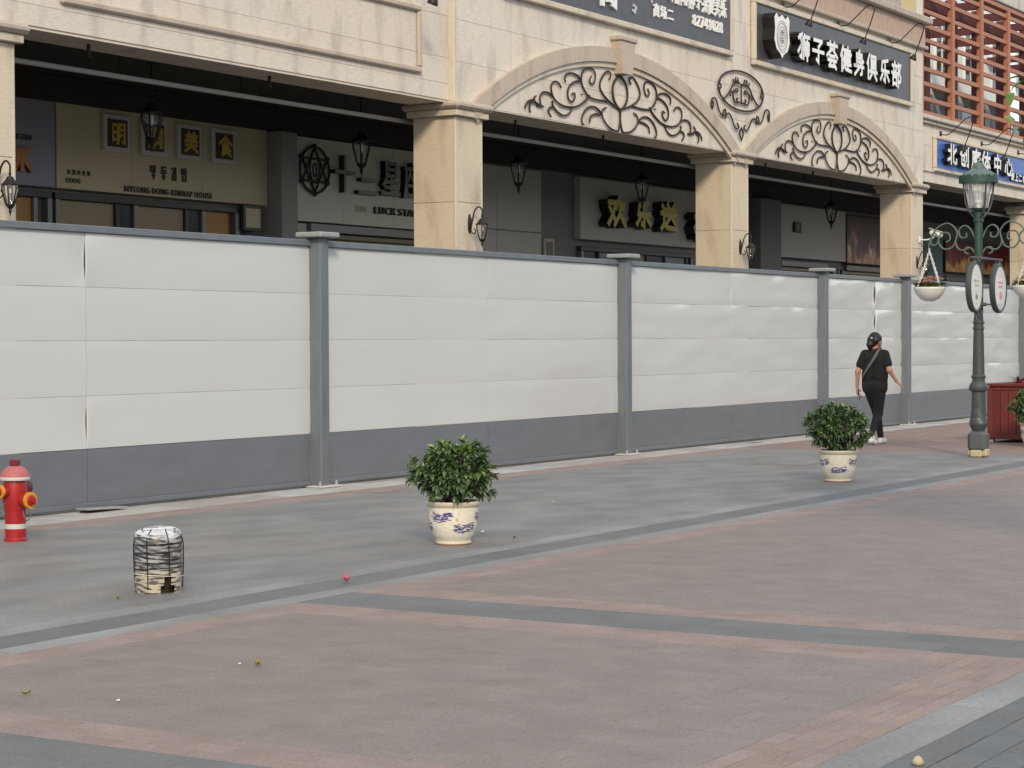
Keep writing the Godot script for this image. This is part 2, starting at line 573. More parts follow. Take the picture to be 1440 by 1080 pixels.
func make_ground() -> void:
	var g = obj("ground", lim(-200, 260, -0.3, -0.06, -200, 200), mat("ground", lin(0.17, 0.165, 0.155), 0.9, {"tex": "speckle", "scale": Vector3.ONE * 0.5}), self)
	g.set_meta("kind", "structure")
	var o = {"tex": "speckle", "scale": Vector3.ONE * 0.9, "bump": 0.08, "big": "dust", "bigscale": Vector3.ONE * 0.22}
	var slab_o = {"tex": "speckle", "scale": Vector3.ONE * 0.7, "bump": 0.06, "big": "stain", "bigscale": Vector3(0.11, 0.11, 0.2)}
	var brown = vary(Color(0.262, 0.217, 0.196), 4, 0.03)
	var pink = vary(Color(0.33, 0.25, 0.222), 4, 0.07)
	var dark = vary(Color(0.17, 0.172, 0.172), 4, 0.06)
	var grey = vary(Color(0.262, 0.252, 0.246), 4, 0.03)
	var light = vary(Color(0.315, 0.315, 0.31), 4, 0.06)
	var charcoal = vary(Color(0.165, 0.168, 0.172), 4, 0.12)
	var dusty = vary(Color(0.52, 0.5, 0.475), 4, 0.14)
	var red = vary(Color(0.29, 0.21, 0.185), 4, 0.06)
	paving_mats("brown", brown, 0.58, Color(0.09, 0.075, 0.068), o)
	paving_mats("pink", pink, 0.8, Color(0.2, 0.14, 0.12), o)
	paving_mats("dark", dark, 0.7, Color(0.1, 0.1, 0.1), o)
	paving_mats("grey", grey, 0.6, Color(0.15, 0.145, 0.14), slab_o)
	paving_mats("light", light, 0.7, Color(0.18, 0.18, 0.18), slab_o)
	paving_mats("charcoal", charcoal, 0.7, Color(0.05, 0.05, 0.052), o)
	paving_mats("dusty", dusty, 0.85, Color(0.25, 0.24, 0.22), {"tex": "speckle", "scale": Vector3.ONE * 0.7, "bump": 0.1, "big": "blotch", "bigscale": Vector3(0.35, 0.35, 0.8)})
	paving_mats("red", red, 0.8, Color(0.15, 0.1, 0.09), o)
	# along the street, from the camera's side to the hoarding
	pave("charcoal_pavement", "paver", 4.5, 14.0, -2.8, 1.0, 0.30, 0.15, true, charcoal, "charcoal", 0.006, 300, 0.002)
	pave("granite_edge", "slab", 4.5, 14.0, -3.02, -2.8, 0.6, 0.22, true, light, "light", 0.004)
	pave("pink_border_near", "brick", 4.5, 10.09, -3.4, -3.02, 0.2, 0.1, true, pink, "pink")
	pave("pink_border_near", "brick", 10.68, 14.0, -3.4, -3.02, 0.2, 0.1, true, pink, "pink")
	pave("dark_cross_band", "paver", 4.5, 6.12, -7.42, -3.4, 0.3, 0.6, false, dark, "dark", 0.004)
	pave("pink_cross_border", "brick", 6.12, 6.47, -7.42, -3.4, 0.1167, 0.2, false, pink, "pink")
	pave("brown_brick_field", "brick", 6.47, 9.7, -7.42, -3.4, 0.1, 0.2, false, brown, "brown")
	pave("pink_cross_border", "brick", 9.7, 10.09, -7.42, -3.4, 0.13, 0.2, false, pink, "pink")
	pave("dark_cross_band", "paver", 10.09, 10.68, -7.68, -3.02, 0.295, 0.6, false, dark, "dark", 0.004)
	pave("pink_cross_border", "brick", 10.68, 11.05, -7.42, -3.4, 0.123, 0.2, false, pink, "pink")
	pave("brown_brick_field", "brick", 11.05, 36.0, -7.42, -3.4, 0.1, 0.2, false, brown, "brown")
	pave("pink_border_far", "brick", 4.5, 10.09, -7.68, -7.42, 0.2, 0.13, true, pink, "pink")
	pave("pink_border_far", "brick", 10.68, 36.0, -7.68, -7.42, 0.2, 0.13, true, pink, "pink")
	pave("granite_kerb_line", "slab", 4.5, 36.0, -7.87, -7.68, 0.8, 0.19, true, light, "light", 0.004)
	pave("dark_drain_band", "paver", 4.5, 36.0, -8.2, -7.87, 0.6, 0.33, true, dark, "dark", 0.004)
	pave("granite_kerb_line", "slab", 4.5, 36.0, -8.4, -8.2, 0.8, 0.2, true, light, "light", 0.004)
	pave("grey_slab_walkway", "slab", 4.5, 27.7, -12.55, -8.4, 0.6, 0.519, true, grey, "grey", 0.003)
	pave("red_brick_crossing", "brick", 27.7, 44.0, -12.95, -8.4, 0.2, 0.1, true, red, "red")
	pave("pink_border_hoarding", "brick", 4.5, 27.7, -12.95, -12.55, 0.2, 0.1, true, vary(Color(0.37, 0.3, 0.27), 4, 0.1), "pink")
	pave("dusty_verge", "slab", 4.5, 44.0, -13.9, -12.95, 0.8, 0.475, true, dusty, "dusty", 0.005)
	# slightly sunken service cover in the slabs
	var mh = thing("service_cover", "flat grey inspection cover let into the slab walkway beyond the far potted bush", "manhole cover", Vector3(24.7, 0.004, -10.75))
	objw("lid", lim(24.25, 25.2, 0.0, 0.006, -11.1, -10.4, 0.003), M.grey1, mh)
	var rim = ST()
	for e in [[24.2, 24.235, -11.15, -10.35], [25.215, 25.25, -11.15, -10.35], [24.235, 25.215, -11.15, -11.115], [24.235, 25.215, -10.385, -10.35]]:
		box(rim, Vector3((e[0] + e[1]) / 2, 0.003, (e[2] + e[3]) / 2), Vector3(e[1] - e[0], 0.008, e[3] - e[2]))
	objw("rim", rim, M.shop_grey_dark, mh)

# ---------------------------------------------------------------- the hoarding
func sheet(x0: float, x1: float, y0: float, y1: float, z: float, bulge: float, curl0: float, curl1: float, seed_: int, ripple := 0.004) -> SurfaceTool:
	var n = FastNoiseLite.new()
	n.seed = seed_
	n.frequency = 0.45
	n.fractal_octaves = 3
	var st = ST(true)
	var nx = 22
	var ny = 10
	var g = []
	for j in ny + 1:
		var row = []
		for i in nx + 1:
			var u = float(i) / nx
			var v = float(j) / ny
			var b = bulge * (1.0 - pow(2.0 * v - 1.0, 4.0))
			var edge = sin(PI * v)
			var dz = b + n.get_noise_2d(x0 + u * (x1 - x0), (y0 + v * (y1 - y0)) * (2.2 if ripple < 0.008 else 4.0)) * ripple + curl0 * edge * exp(-u * 14.0) + curl1 * edge * exp(-(1.0 - u) * 14.0)
			row.append(Vector3(lerpf(x0, x1, u), lerpf(y0, y1, v), z + dz))
		g.append(row)
	for j in ny:
		for i in nx:
			face(st, [g[j][i], g[j][i + 1], g[j + 1][i + 1], g[j + 1][i]], g[j][i] + Vector3(0, 0, -1))
	st.set_smooth_group(-1)
	# folded edges, so that the sheet has thickness
	for i in nx:
		for e in [[g[0][i], g[0][i + 1]], [g[ny][i], g[ny][i + 1]]]:
			face(st, [e[0], e[1], e[1] + Vector3(0, 0, -0.02), e[0] + Vector3(0, 0, -0.02)], Vector3((x0 + x1) / 2, (y0 + y1) / 2, z))
	for j in ny:
		for e in [[g[j][0], g[j + 1][0]], [g[j][nx], g[j + 1][nx]]]:
			face(st, [e[0], e[1], e[1] + Vector3(0, 0, -0.02), e[0] + Vector3(0, 0, -0.02)], Vector3((x0 + x1) / 2, (y0 + y1) / 2, z))
	return st

func make_hoarding() -> void:
	var f = thing("site_hoarding", "long construction hoarding of glossy white sheets over a grey skirt between grey posts", "hoarding", Vector3(27, 0, -13.6))
	var posts = [4.02, 11.13, 18.25, 25.37, 32.48, 36.45, 43.52, 50.6]
	var joints = [7.6, 14.63, 21.86, 28.98, 35.05, 40.9, 47.1]
	var rows = [0.59, 1.095, 1.62, 2.13, 2.645]
	var k = 0
	for i in posts.size():
		var x = posts[i]
		var st = ST()
		box(st, Vector3(x - 0.03, 1.37, -13.55), Vector3(0.125, 2.74, 0.18), 0.012)
		box(st, Vector3(x + 0.062, 1.37, -13.548), Vector3(0.044, 2.735, 0.15), 0.01)
		var p = objw("post", st, M.hoarding_post, f)
		objw("cap", lim(x - 0.19, x + 0.17, 2.742, 2.80, -13.73, -13.38, 0.012), M.hoarding_cap, p)
		var bs = ST()
		box(bs, Vector3(x, 0.012, -13.53), Vector3(0.36, 0.018, 0.3), 0.004)
		objw("base_plate", bs, M.white_paint, p)
		for e in [[-0.15, 0.09], [0.15, 0.09], [0.15, -0.06]]:
			var bo = lt([Vector2(0.0, 0.05), Vector2(0.012, 0.05), Vector2(0.014, 0.02), Vector2(0.024, 0.0205), Vector2(0.024, 0.0)], 6, false, Vector3(x + e[0], 0.022, -13.53 + e[1]))
			objw("bolt", bo, M.galvanised, p)
	for i in posts.size() - 1:
		var a = posts[i] + 0.085
		var b = posts[i + 1] - 0.093
		objw("top_rail", lim(a, b, 2.648, 2.715, -13.66, -13.575, 0.006), M.hoarding_post, f)
		objw("bottom_rail", lim(a, b, 0.028, 0.075, -13.66, -13.588, 0.004), M.hoarding_grey, f)
		for c in [[a, joints[i] - 0.004], [joints[i] + 0.004, b]]:
			k += 1
			objw("skirt_panel", sheet(c[0], c[1], 0.077, 0.585, -13.615, 0.004, 0.0, 0.0, 300 + k), M.hoarding_grey, f)
			for r in 4:
				var left = c[1] < joints[i] + 0.001
				var cu0 = 0.0
				var cu1 = 0.0
				if i == 1 and (r == 0 or r == 3):
					if left: cu1 = -0.022
					else: cu0 = 0.012
				elif i == 2 and r != 1:
					if left: cu1 = -0.006
				elif i == 4 and r >= 1:
					if left: cu1 = -0.02
					else: cu0 = 0.014
				var far = clampf((c[0] - 18.0) / 18.0, 0.0, 1.0)
				objw("white_panel", sheet(c[0], c[1], rows[r] + 0.0015, rows[r + 1] - 0.0015, -13.612, 0.0035 + 0.003 * far, cu0, cu1, k * 10 + r, 0.005 + 0.011 * far), M.hoarding_white, f)

# ---------------------------------------------------------------- the building
func slabs(parent: Node, x0: float, x1: float, ys: Array, w: float, z: float, d: float) -> void:
	for r in ys.size() - 1:
		var n = maxi(1, roundi((x1 - x0) / w))
		var off = 0.5 if r % 2 == 1 else 0.0
		var ww = (x1 - x0) / n
		var a = x0 - off * ww
		while a < x1 - 0.02:
			var s0 = maxf(a, x0)
			var s1 = minf(a + ww, x1)
			a += ww
			if s1 < 16.2 or s0 > 58.0:
				continue
			var j = 0.0015
			objw("cladding_slab", lim(s0 + j, s1 - j, ys[r] + j, ys[r + 1] - j, z - d, z + rng.randf_range(-0.0015, 0.0015), 0.003), M["stone%d" % rng.randi_range(0, 4)], parent)

func ring_sector(cx: float, cy: float, r0: float, r1: float, a0: float, a1: float, z0: float, z1: float, n := 5) -> SurfaceTool:
	var st = ST()
	var c2 = Vector3(cx + sin((a0 + a1) / 2) * (r0 + r1) / 2, cy + cos((a0 + a1) / 2) * (r0 + r1) / 2, (z0 + z1) / 2)
	for i in n:
		var p = []
		for a in [lerpf(a0, a1, float(i) / n), lerpf(a0, a1, float(i + 1) / n)]:
			for q in [[r0, z0], [r0, z1], [r1, z1], [r1, z0]]:
				p.append(Vector3(cx + sin(a) * q[0], cy + cos(a) * q[0], q[1]))
		for s in 4:
			var s2 = (s + 1) % 4
			face(st, [p[s], p[s2], p[s2 + 4], p[s + 4]], (p[0] + p[2] + p[4] + p[6]) / 4.0)
		if i == 0:
			face(st, [p[0], p[1], p[2], p[3]], c2)
		if i == n - 1:
			face(st, [p[4], p[5], p[6], p[7]], c2)
	return st

func make_column(b: Node, x: float, dz := 0.0) -> void:
	# x is the edge of the street face nearer the camera
	var w = 0.75
	var z1 = -16.5 + dz
	var z0 = z1 - w
	var c = objw("column", lim(x + 0.012, x + w - 0.012, 0.0, 4.94, z0 + 0.012, z1 - 0.012), M.joint, b)
	var ys = [0.0, 1.2, 2.36, 3.66, 4.93]
	for i in 4:
		var st = ST()
		box(st, Vector3(x + w / 2, (ys[i] + ys[i + 1]) / 2, (z0 + z1) / 2), Vector3(w, ys[i + 1] - ys[i] - 0.006, w), 0.006)
		objw("shaft_block", st, M["tan_stone%d" % rng.randi_range(0, 2)], c)
	for e in [[x - 0.004, z1 - 0.046], [x + w - 0.046, z1 - 0.046]]:
		objw("corner_bead", lim(e[0], e[0] + 0.05, 0.0, 4.93, e[1], e[1] + 0.051, 0.012), M.stone_edge, c)
	objw("capital_slab", lim(x - 0.075, x + w + 0.075, 4.932, 5.03, z0 - 0.075, z1 + 0.075, 0.008), M.stone_edge, c)
	var st2 = ST()
	box(st2, Vector3(x + w / 2, 5.09, (z0 + z1) / 2), Vector3(w + 0.28, 0.115, w + 0.28), 0.04)
	objw("capital_roll", st2, M.ledge, c)

func shutter(b: Node, x0: float, x1: float, top: float, key: String) -> void:
	var s = objw("rolling_shutter", lim(x0, x1, top, top + 0.14, -20.58, -20.42, 0.01), M.shop_frame_grey, b)
	var y = top - 0.1
	while y > 2.4:
		objw("slat", lim(x0 + 0.03, x1 - 0.03, y, y + 0.088, -20.56, -20.53 + 0.01, 0.012), M[key], s)
		y -= 0.096

func shop_door(b: Node, x0: float, x1: float, top: float, panes: Array, keys: Array) -> void:
	var d = objw("shopfront", lim(x0, x1, top - 0.09, top, -20.6, -20.48, 0.006), M.shop_frame, b)
	objw("door_post", lim(x0, x0 + 0.09, 0.0, top - 0.092, -20.6, -20.47, 0.006), M.shop_frame_grey, d)
	objw("door_post", lim(x1 - 0.09, x1, 0.0, top - 0.092, -20.6, -20.47, 0.006), M.shop_frame_grey, d)
	var a = x0 + 0.1
	for i in panes.size():
		var e = minf(a + panes[i], x1 - 0.1)
		objw("pane", lim(a, e - 0.09, 0.1, top - 0.1, -20.58, -20.55), M[keys[i]], d)
		if e < x1 - 0.15:
			objw("door_post", lim(e - 0.085, e - 0.005, 0.0, top - 0.092, -20.6, -20.5, 0.006), M.shop_frame_grey if i % 2 else M.shop_frame, d)
		a = e

func make_building() -> void:
	var b = thing("arcade_building", "long cream stone shopping arcade with two shallow arches and a timber screened terrace", "building", Vector3(30, 0, -16.5))
	# masses behind the front
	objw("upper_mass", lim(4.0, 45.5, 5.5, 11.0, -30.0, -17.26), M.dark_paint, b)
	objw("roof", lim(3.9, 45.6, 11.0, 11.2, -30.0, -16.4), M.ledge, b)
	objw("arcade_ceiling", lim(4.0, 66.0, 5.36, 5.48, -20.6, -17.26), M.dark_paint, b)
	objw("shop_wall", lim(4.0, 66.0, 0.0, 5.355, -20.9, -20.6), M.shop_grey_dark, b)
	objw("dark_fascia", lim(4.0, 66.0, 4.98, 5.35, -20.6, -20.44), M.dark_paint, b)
	objw("end_wall", lim(4.0, 4.3, 0.0, 5.36, -20.6, -17.3), M.shop_grey, b)
	objw("end_wall", lim(65.7, 66.0, 0.0, 5.36, -20.6, -17.3), M.shop_grey, b)
	# front walls
	var ys = [5.16, 5.40, 5.78, 6.4, 7.02, 7.64, 8.26, 8.88, 9.5, 10.12]
	var left = objw("front_wall", lim(4.0, 25.6, 5.14, 11.0, -17.25, -16.612), M.joint, b)
	slabs(left, 4.0, 25.6, ys, 1.4, -16.6, 0.01)
	objw("soffit_board", lim(4.0, 25.6, 5.125, 5.139, -17.24, -16.605), M.stone2, left)
	var mid = objw("front_wall", lim(25.6, 45.5, 5.12, 11.0, -17.25, -16.512), M.joint, b)
	slabs(mid, 25.602, 45.498, [5.12, 5.74, 6.36, 6.98, 7.6, 8.22, 8.84, 9.46, 10.08], 1.17, -16.5, 0.01)
	objw("return_edge", lim(25.594, 25.66, 5.15, 11.0, -16.61, -16.494, 0.01), M.stone_edge, mid)
	objw("soffit_board", lim(25.61, 45.49, 5.105, 5.119, -17.24, -16.505), M.stone2, mid)
	var right = objw("front_wall", lim(45.5, 66.0, 5.25, 6.7, -17.25, -16.612), M.joint, b)
	slabs(right, 45.502, 66.0, [5.25, 5.5, 6.1, 6.7], 1.3, -16.6, 0.01)
	for e in [45.5]:
		objw("course_moulding", lim(e, 66.0, 5.49, 5.54, -16.605, -16.565, 0.01), M.pale_stone, right)
		objw("ledge", lim(e, 66.0, 6.60, 6.64, -16.605, -16.52, 0.01), M.ledge, right)
		objw("ledge", lim(e, 66.0, 6.70, 6.80, -17.25, -16.5, 0.015), M.pale_stone, right)
	# hooks under the soffit, and the pale conduit behind it
	for x in [18.25, 21.7, 28.0, 30.9, 37.6, 40.0, 49.5]:
		var h = ST(true)
		tube(h, [Vector3(x, 5.14, -16.9), Vector3(x, 5.0, -16.9), Vector3(x + 0.03, 4.97, -16.9)], 0.022, 6)
		objw("hook", h, M.iron_rust, b)
	for e in [[4.4, 25.9], [25.904, 45.0], [45.004, 65.0]]:
		objw("conduit", lim(e[0], e[1], 4.88, 4.94, -17.5, -17.44, 0.01), M.conduit, b)
		var x = e[0] + 0.6
		while x < e[1]:
			objw("conduit_hanger", lim(x, x + 0.02, 4.94, 5.36, -17.475, -17.465), M.iron, b)
			x += 2.4
	for x in [6.4, 16.0, 25.62, 35.17, 44.73, 54.28, 63.0]:
		make_column(b, x, -0.11 if x < 20.0 else 0.0)
	# panel moulding of the plain bay
	for e in [[17.45, 24.83, 5.47, 5.56], [17.45, 24.83, 6.36, 6.45], [24.74, 24.83, 5.562, 6.358], [17.45, 17.54, 5.562, 6.358]]:
		objw("panel_moulding", lim(e[0], e[1], e[2], e[3], -16.605, -16.54, 0.022), M.stone_trim, left)
	# arches
	for cx in [30.72, 40.27]:
		objw("arch_moulding", ring_sector(cx, -2.45, 8.62, 8.70, -0.555, 0.555, -16.52, -16.455, 40), M.stone_edge, mid)
		for i in 12:
			var a0 = lerpf(-0.562, 0.562, i / 12.0) + 0.0004
			var a1 = lerpf(-0.562, 0.562, (i + 1) / 12.0) - 0.0004
			objw("voussoir", ring_sector(cx, -2.45, 8.703, 8.95, a0, a1, -16.52, -16.415, 5), M.stone_trim, mid)
		var kp = PackedVector2Array([Vector2(-0.17, 6.08), Vector2(0.17, 6.08), Vector2(0.27, 6.62), Vector2(-0.27, 6.62)])
		var kst = plate(kp, -16.32, -16.51, M.stone_trim, M.stone_trim)
		var ko = objw("keystone", kst, null, mid)
		ko.position.x += cx
		objw("keystone_cap", lim(cx - 0.31, cx + 0.31, 6.622, 6.70, -16.51, -16.29, 0.015), M.ledge, mid)
	# cornice over the signs, and the louvred opening above it
	objw("cornice", lim(25.6, 45.62, 8.24, 8.33, -16.51, -16.40, 0.02), M.ledge, mid)
	objw("cornice_band", lim(25.6, 45.56, 8.332, 8.81, -16.51, -16.46, 0.01), mat("band_stone", lin(0.5, 0.37, 0.29), 0.8, {"tex": "stria", "scale": Vector3(0.6, 2, 0.6), "big": "streak", "bigscale": Vector3(0.8, 0.3, 0.8)}), mid)
	objw("cornice", lim(25.6, 45.7, 8.812, 8.98, -16.51, -16.32, 0.03), M.ledge, mid)
	var lo = objw("louvre", lim(39.6, 44.0, 9.0, 10.4, -16.5, -16.47), M.dark_paint, b)
	for i in 32:
		objw("louvre_bar", lim(39.64 + i * 0.135, 39.69 + i * 0.135, 9.02, 10.38, -16.469, -16.43), M.conduit, lo)
	objw("yellow_panel", lim(44.03, 45.0, 9.0, 10.4, -16.5, -16.475, 0.005), mat("yellow_wall", lin(0.6, 0.5, 0.27), 0.7, {"tex": "stria", "scale": Vector3(0.6, 2, 0.6)}), mid)
	# terrace with the timber screen
	objw("terrace_floor", lim(45.5, 66.0, 6.3, 6.62, -22.0, -17.26), M.shop_grey, b)
	var back = objw("terrace_wall", lim(45.5, 66.0, 5.49, 12.0, -30.0, -21.0), M.white_wall, b)
	objw("terrace_side_wall", lim(45.2, 45.49, 6.6, 11.0, -21.0, -17.26), M.white_wall, b)
	var scr = objw("timber_screen", lim(45.55, 66.0, 10.02, 10.14, -16.78, -16.60, 0.01), M.timber, b)
	objw("top_beam", lim(45.55, 66.0, 10.15, 10.9, -17.2, -16.55, 0.02), M.pale_stone, b)
	for i in 10:
		var x = 45.65 + i * 2.14
		objw("screen_post", lim(x, x + 0.16, 6.802, 10.02, -16.72, -16.58, 0.01), M.timber, scr)
		objw("inner_post", lim(x + 0.9, x + 1.15, 6.62, 10.6, -18.6, -18.35, 0.01), M.timber_dark, scr)
		objw("inner_post", lim(x + 1.35, x + 1.43, 6.62, 10.6, -18.52, -18.42, 0.01), M.timber_dark, scr)
		if i < 9:
			for y in [6.86, 7.19, 7.535, 7.88, 8.215, 8.55, 8.885, 9.22, 9.555, 9.885]:
				objw("screen_rail", lim(x + 0.162, x + 2.138, y - 0.05, y + 0.05, -16.69, -16.62, 0.006), M.timber, scr)
		objw("pergola_beam", lim(x + 0.95, x + 1.1, 10.3, 10.5, -21.0, -17.21), M.timber_dark, scr)
	objw("pergola_beam", lim(45.6, 66.0, 10.08, 10.29, -18.6, -18.3), M.timber_dark, scr)
	for i in 8:
		var x = 48.2 + i * 2.6
		var wn = objw("window", lim(x, x + 2.2, 6.9, 8.75, -21.0, -20.96), M.curtain_grey if i % 2 == 0 else M.window_glass, b)
		for e in [[x - 0.06, x, 6.84, 8.81], [x + 2.2, x + 2.26, 6.84, 8.81], [x + 1.07, x + 1.13, 6.84, 8.81]]:
			objw("window_frame", lim(e[0], e[1], e[2], e[3], -21.0, -20.93), M.white_wall, wn)
		objw("awning", bx(Vector3(x + 1.1, 9.0, -20.6), Vector3(2.3, 0.05, 0.9), 0.0, Basis(Vector3.RIGHT, 0.35)), M.timber_dark if i % 2 else M.shop_frame, back)
		var win2 = objw("window", lim(x + 0.3, x + 1.9, 9.6, 11.2, -21.0, -20.97), M.glass_dark, b)
		for j in 4:
			objw("window_frame", lim(x + 0.28 + j * 0.54, x + 0.34 + j * 0.54, 9.58, 11.22, -21.0, -20.94), M.white_wall, win2)
	objw("banner", lim(46.4, 47.5, 6.7, 8.9, -20.4, -20.36), M.banner_pink, b)
	# shopfronts under the arcade
	objw("wall_pier", lim(26.24, 26.66, 0.0, 4.97, -20.6, -20.2, 0.01), M.shop_grey, b)
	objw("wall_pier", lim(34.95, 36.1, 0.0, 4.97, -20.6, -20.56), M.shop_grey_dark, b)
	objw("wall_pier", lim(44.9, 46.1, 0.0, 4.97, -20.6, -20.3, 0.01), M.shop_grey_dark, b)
	for e in [[31.6, 33.25, 3.72, 4.93], [33.26, 34.94, 3.72, 4.93], [31.6, 33.25, 0.0, 3.71], [33.26, 34.94, 0.0, 3.71], [42.9, 44.6, 3.6, 4.9], [26.67, 27.3, 0.0, 3.55]]:
		objw("wall_panel", lim(e[0], e[1], e[2], e[3], -20.6, -20.5, 0.008), M.board_grey, b)
	shop_door(b, 17.0, 21.35, 3.72, [1.0, 1.3, 1.2, 0.5, 0.4], ["glass_dark", "orange_wood", "glass_dark", "orange_wood", "glass_dark"])
	shop_door(b, 21.42, 25.5, 3.72, [1.25, 0.4, 1.15, 0.4, 0.8], ["shutter_tan", "glass_dark", "shutter_tan", "glass_dark", "orange_wood"])
	shutter(b, 27.31, 31.5, 3.42, "shutter")
	shop_door(b, 36.5, 41.6, 3.52, [0.75, 1.0, 1.15, 0.9, 1.0], ["glass_dark", "curtain_grey", "shutter_tan", "glass_dark", "curtain_grey"])
	shutter(b, 46.4, 49.3, 3.4, "shutter_tan")
	shop_door(b, 49.4, 50.5, 3.5, [0.4, 0.4, 0.2], ["glass_dark", "curtain_grey", "banner_pink"])
	shutter(b, 50.6, 53.6, 3.4, "shutter_tan")
	objw("wall_panel", lim(55.0, 58.2, 0.0, 4.7, -20.6, -20.5, 0.008), M.teal_wall, b)
	shutter(b, 58.3, 64.0, 3.3, "shutter_tan")
	# the block across the street, behind the photographer: shades the low sky and is mirrored in the sheets
	var o = thing("opposite_building", "plain pale shop block facing the arcade from across the street", "building", Vector3(20, 0, 17))
	objw("wall", lim(-30, 190, 0, 9, 17, 27), M.pale_stone, o)
	for i in 42:
		for j in 2:
			objw("window", lim(-28 + i * 5.0, -25 + i * 5.0, 1.0 + j * 4.2, 3.4 + j * 4.2, 16.96, 17.0), M.window_glass, o)

# ---------------------------------------------------------------- signs and ironwork
const HAN := {
	"shi": "3505 0822; 1812 3235 3470 3092 2088; 3045 0572; 4518 4560; 5708 5755 4892; 6512 9812; 6835 6878; 6835 9535 9572 9076; 8212 8296",
	"zi": "1512 8212 5236; 5236 5292 3684; 0552 9652",
	"hui": "0812 9212; 3202 3222; 6802 6822; 5024 0555; 5024 9555; 3054 7054; 1570 8570; 4570 2592 7890; 6680 8597",
	"jian": "2204 0440; 1430 1496; 2815 4415 3245 4445 2885; 2855 5088 9892; 5216 9016 9040; 4828 9828; 5240 9040; 5254 9054; 4868 9668; 7004 7084",
	"shen": "5202 4214; 2616 2662; 2616 7616 7688 6492; 2630 7630; 2645 7645; 0862 9262; 9040 1296",
	"ju": "2404 0440; 1430 1496; 4208 4266; 4208 8608 8666; 4224 8624; 4238 8638; 4252 8652; 2868 9968; 5076 3296; 7676 9696",
	"le": "8006 2616 2050 9250; 5426 5492 4286; 3262 1286; 7262 9486",
	"bu": "2803 3412; 0616 5616; 1824 2440; 4624 3842; 0346 6046; 1460 1494; 1460 5060 5094; 1488 5088; 6808 6898; 6810 9210 7840 9460 9076 7878",
	"bei": "3606 3694; 0834 3634; 0480 3668; 6206 6284 7090 9690 9674; 9224 6446",
	"chuang": "3004 0438; 3004 6036; 1844 4644 4662 3866; 1844 1884 2690 5490 5478; 7218 7266; 9204 9292 8088",
	"kang": "5002 5512; 1016 9616; 1416 1260 0394; 3030 8430 8458; 2244 9644; 3058 8458; 5620 5692 4688; 3464 4272; 4874 2490; 8264 6674; 6072 9292",
	"ti": "2804 0444; 1630 1696; 3428 9828; 6604 6696; 6428 3074; 6828 9974; 4874 8474",
	"zhong": "1424 1466; 1424 8624 8666; 1462 8662; 5003 5098",
	"xin": "1246 0476; 3030 3080 4090 7090 7472; 4614 5836; 8034 9466",
	"qing": "1008 2220; 0436 2036 2088 3276; 4014 9614; 4428 9228; 3642 9842; 6803 6842; 4854 4694; 4854 8854 8892; 4866 8866; 4879 8879",
	"shang": "4606 4690; 4642 8442; 0492 9692",
	"er": "1822 8222; 0486 9686",
	"lou": "0428 4228; 2204 2296; 2032 0366; 2434 4056; 5608 6222; 9006 8222; 4828 9828; 7203 7250; 7030 4850; 7430 9748; 6652 5278 9096; 8662 5097; 4464 9964",
	"ming": "1012 1084; 1012 4012 4084; 1046 4046; 1080 4080; 5608 5660 4496; 5608 9008 9094 7890; 5634 9034; 5658 9058",
	"dong": "0808 2218; 0436 1846; 0494 2264; 3608 3696; 3608 9408 9494 8492; 4826 8226; 5044 5078; 5044 8044 8078; 5074 8074",
	"mei": "3002 3814; 7002 6014; 1018 9018; 1832 8232; 0646 9446; 5018 5046; 1066 9066; 5050 4670 0696; 5268 9496",
	"food": "5002 0438; 5002 9638; 4622 5430; 2838 7238 7268; 2838 2894 4684; 2852 7252; 2866 7266; 8870 6082; 4668 9494",
	"ten": "0446 9646; 5004 5098",
	"star": "2406 2444; 2406 7606 7644; 2424 7624; 2442 7642; 2848 1068; 2060 8860; 2076 8476; 5246 5292; 0493 9693",
	"seat": "5002 5612; 1015 9615; 1415 1260 0396; 3622 2248; 3630 4846; 7622 6248; 7630 9246; 2464 9464; 5622 5690; 1692 9892",
	"huan": "0618 4218 3060 0494; 1036 4484; 6203 4836; 5820 9420 8438; 7234 6860 4096; 7056 9794",
	"song": "1008 2020; 0436 2036 2076; 0494 2078 4090 9894; 4403 5216; 8603 7616; 3822 9422; 3242 9842; 6422 6246 3478; 6444 9676",
	"trade": "5002 5014; 0815 9215; 3418 4028; 6618 6028; 1232 1297; 1232 8832 8896 7894; 4236 2854; 5836 7454; 3258 3286; 3258 6858 6886; 3283 6883",
	"field": "0434 3634; 2008 2076; 0384 3872; 4412 8412 5242 9442 8894 7690; 6444 4080; 8046 5696",
	"still": "5002 5026; 2608 3624; 7608 6424; 1234 1297; 1234 8834 8896 7692; 3452 3480; 3452 6652 6680; 3477 6677",
	"claw": "8006 2018 2060 0494; 4418 4492; 6216 6860 9692",
	"k1": "0806 0844 4444 4406 0806; 8002 8050; 5616 8016; 5634 8034; 5658 3876 5694 7476 5658",
	"k2": "2006 8406; 2006 2030 8630; 5232 5246; 0448 9648; 5258 3276 5294 7276 5258",
	"k3": "1008 5008 4046; 8002 8050; 2460 8260 8296 2496 2460",
	"k4": "1004 1042 4842 4804; 1022 4822; 7602 7650; 7624 9624; 2458 2496 8296 8258; 2476 8276",
}

func sign_frame(p: Node, x0: float, x1: float, y0: float, y1: float, z: float, w: float) -> void:
	for e in [[x0 - w, x1 + w, y0 - w, y0], [x0 - w, x1 + w, y1, y1 + w], [x0 - w, x0, y0 + 0.002, y1 - 0.002], [x1, x1 + w, y0 + 0.002, y1 - 0.002]]:
		objw("frame", lim(e[0], e[1], e[2], e[3], z - 0.02, z + 0.07, 0.015), M.stone_edge, p)

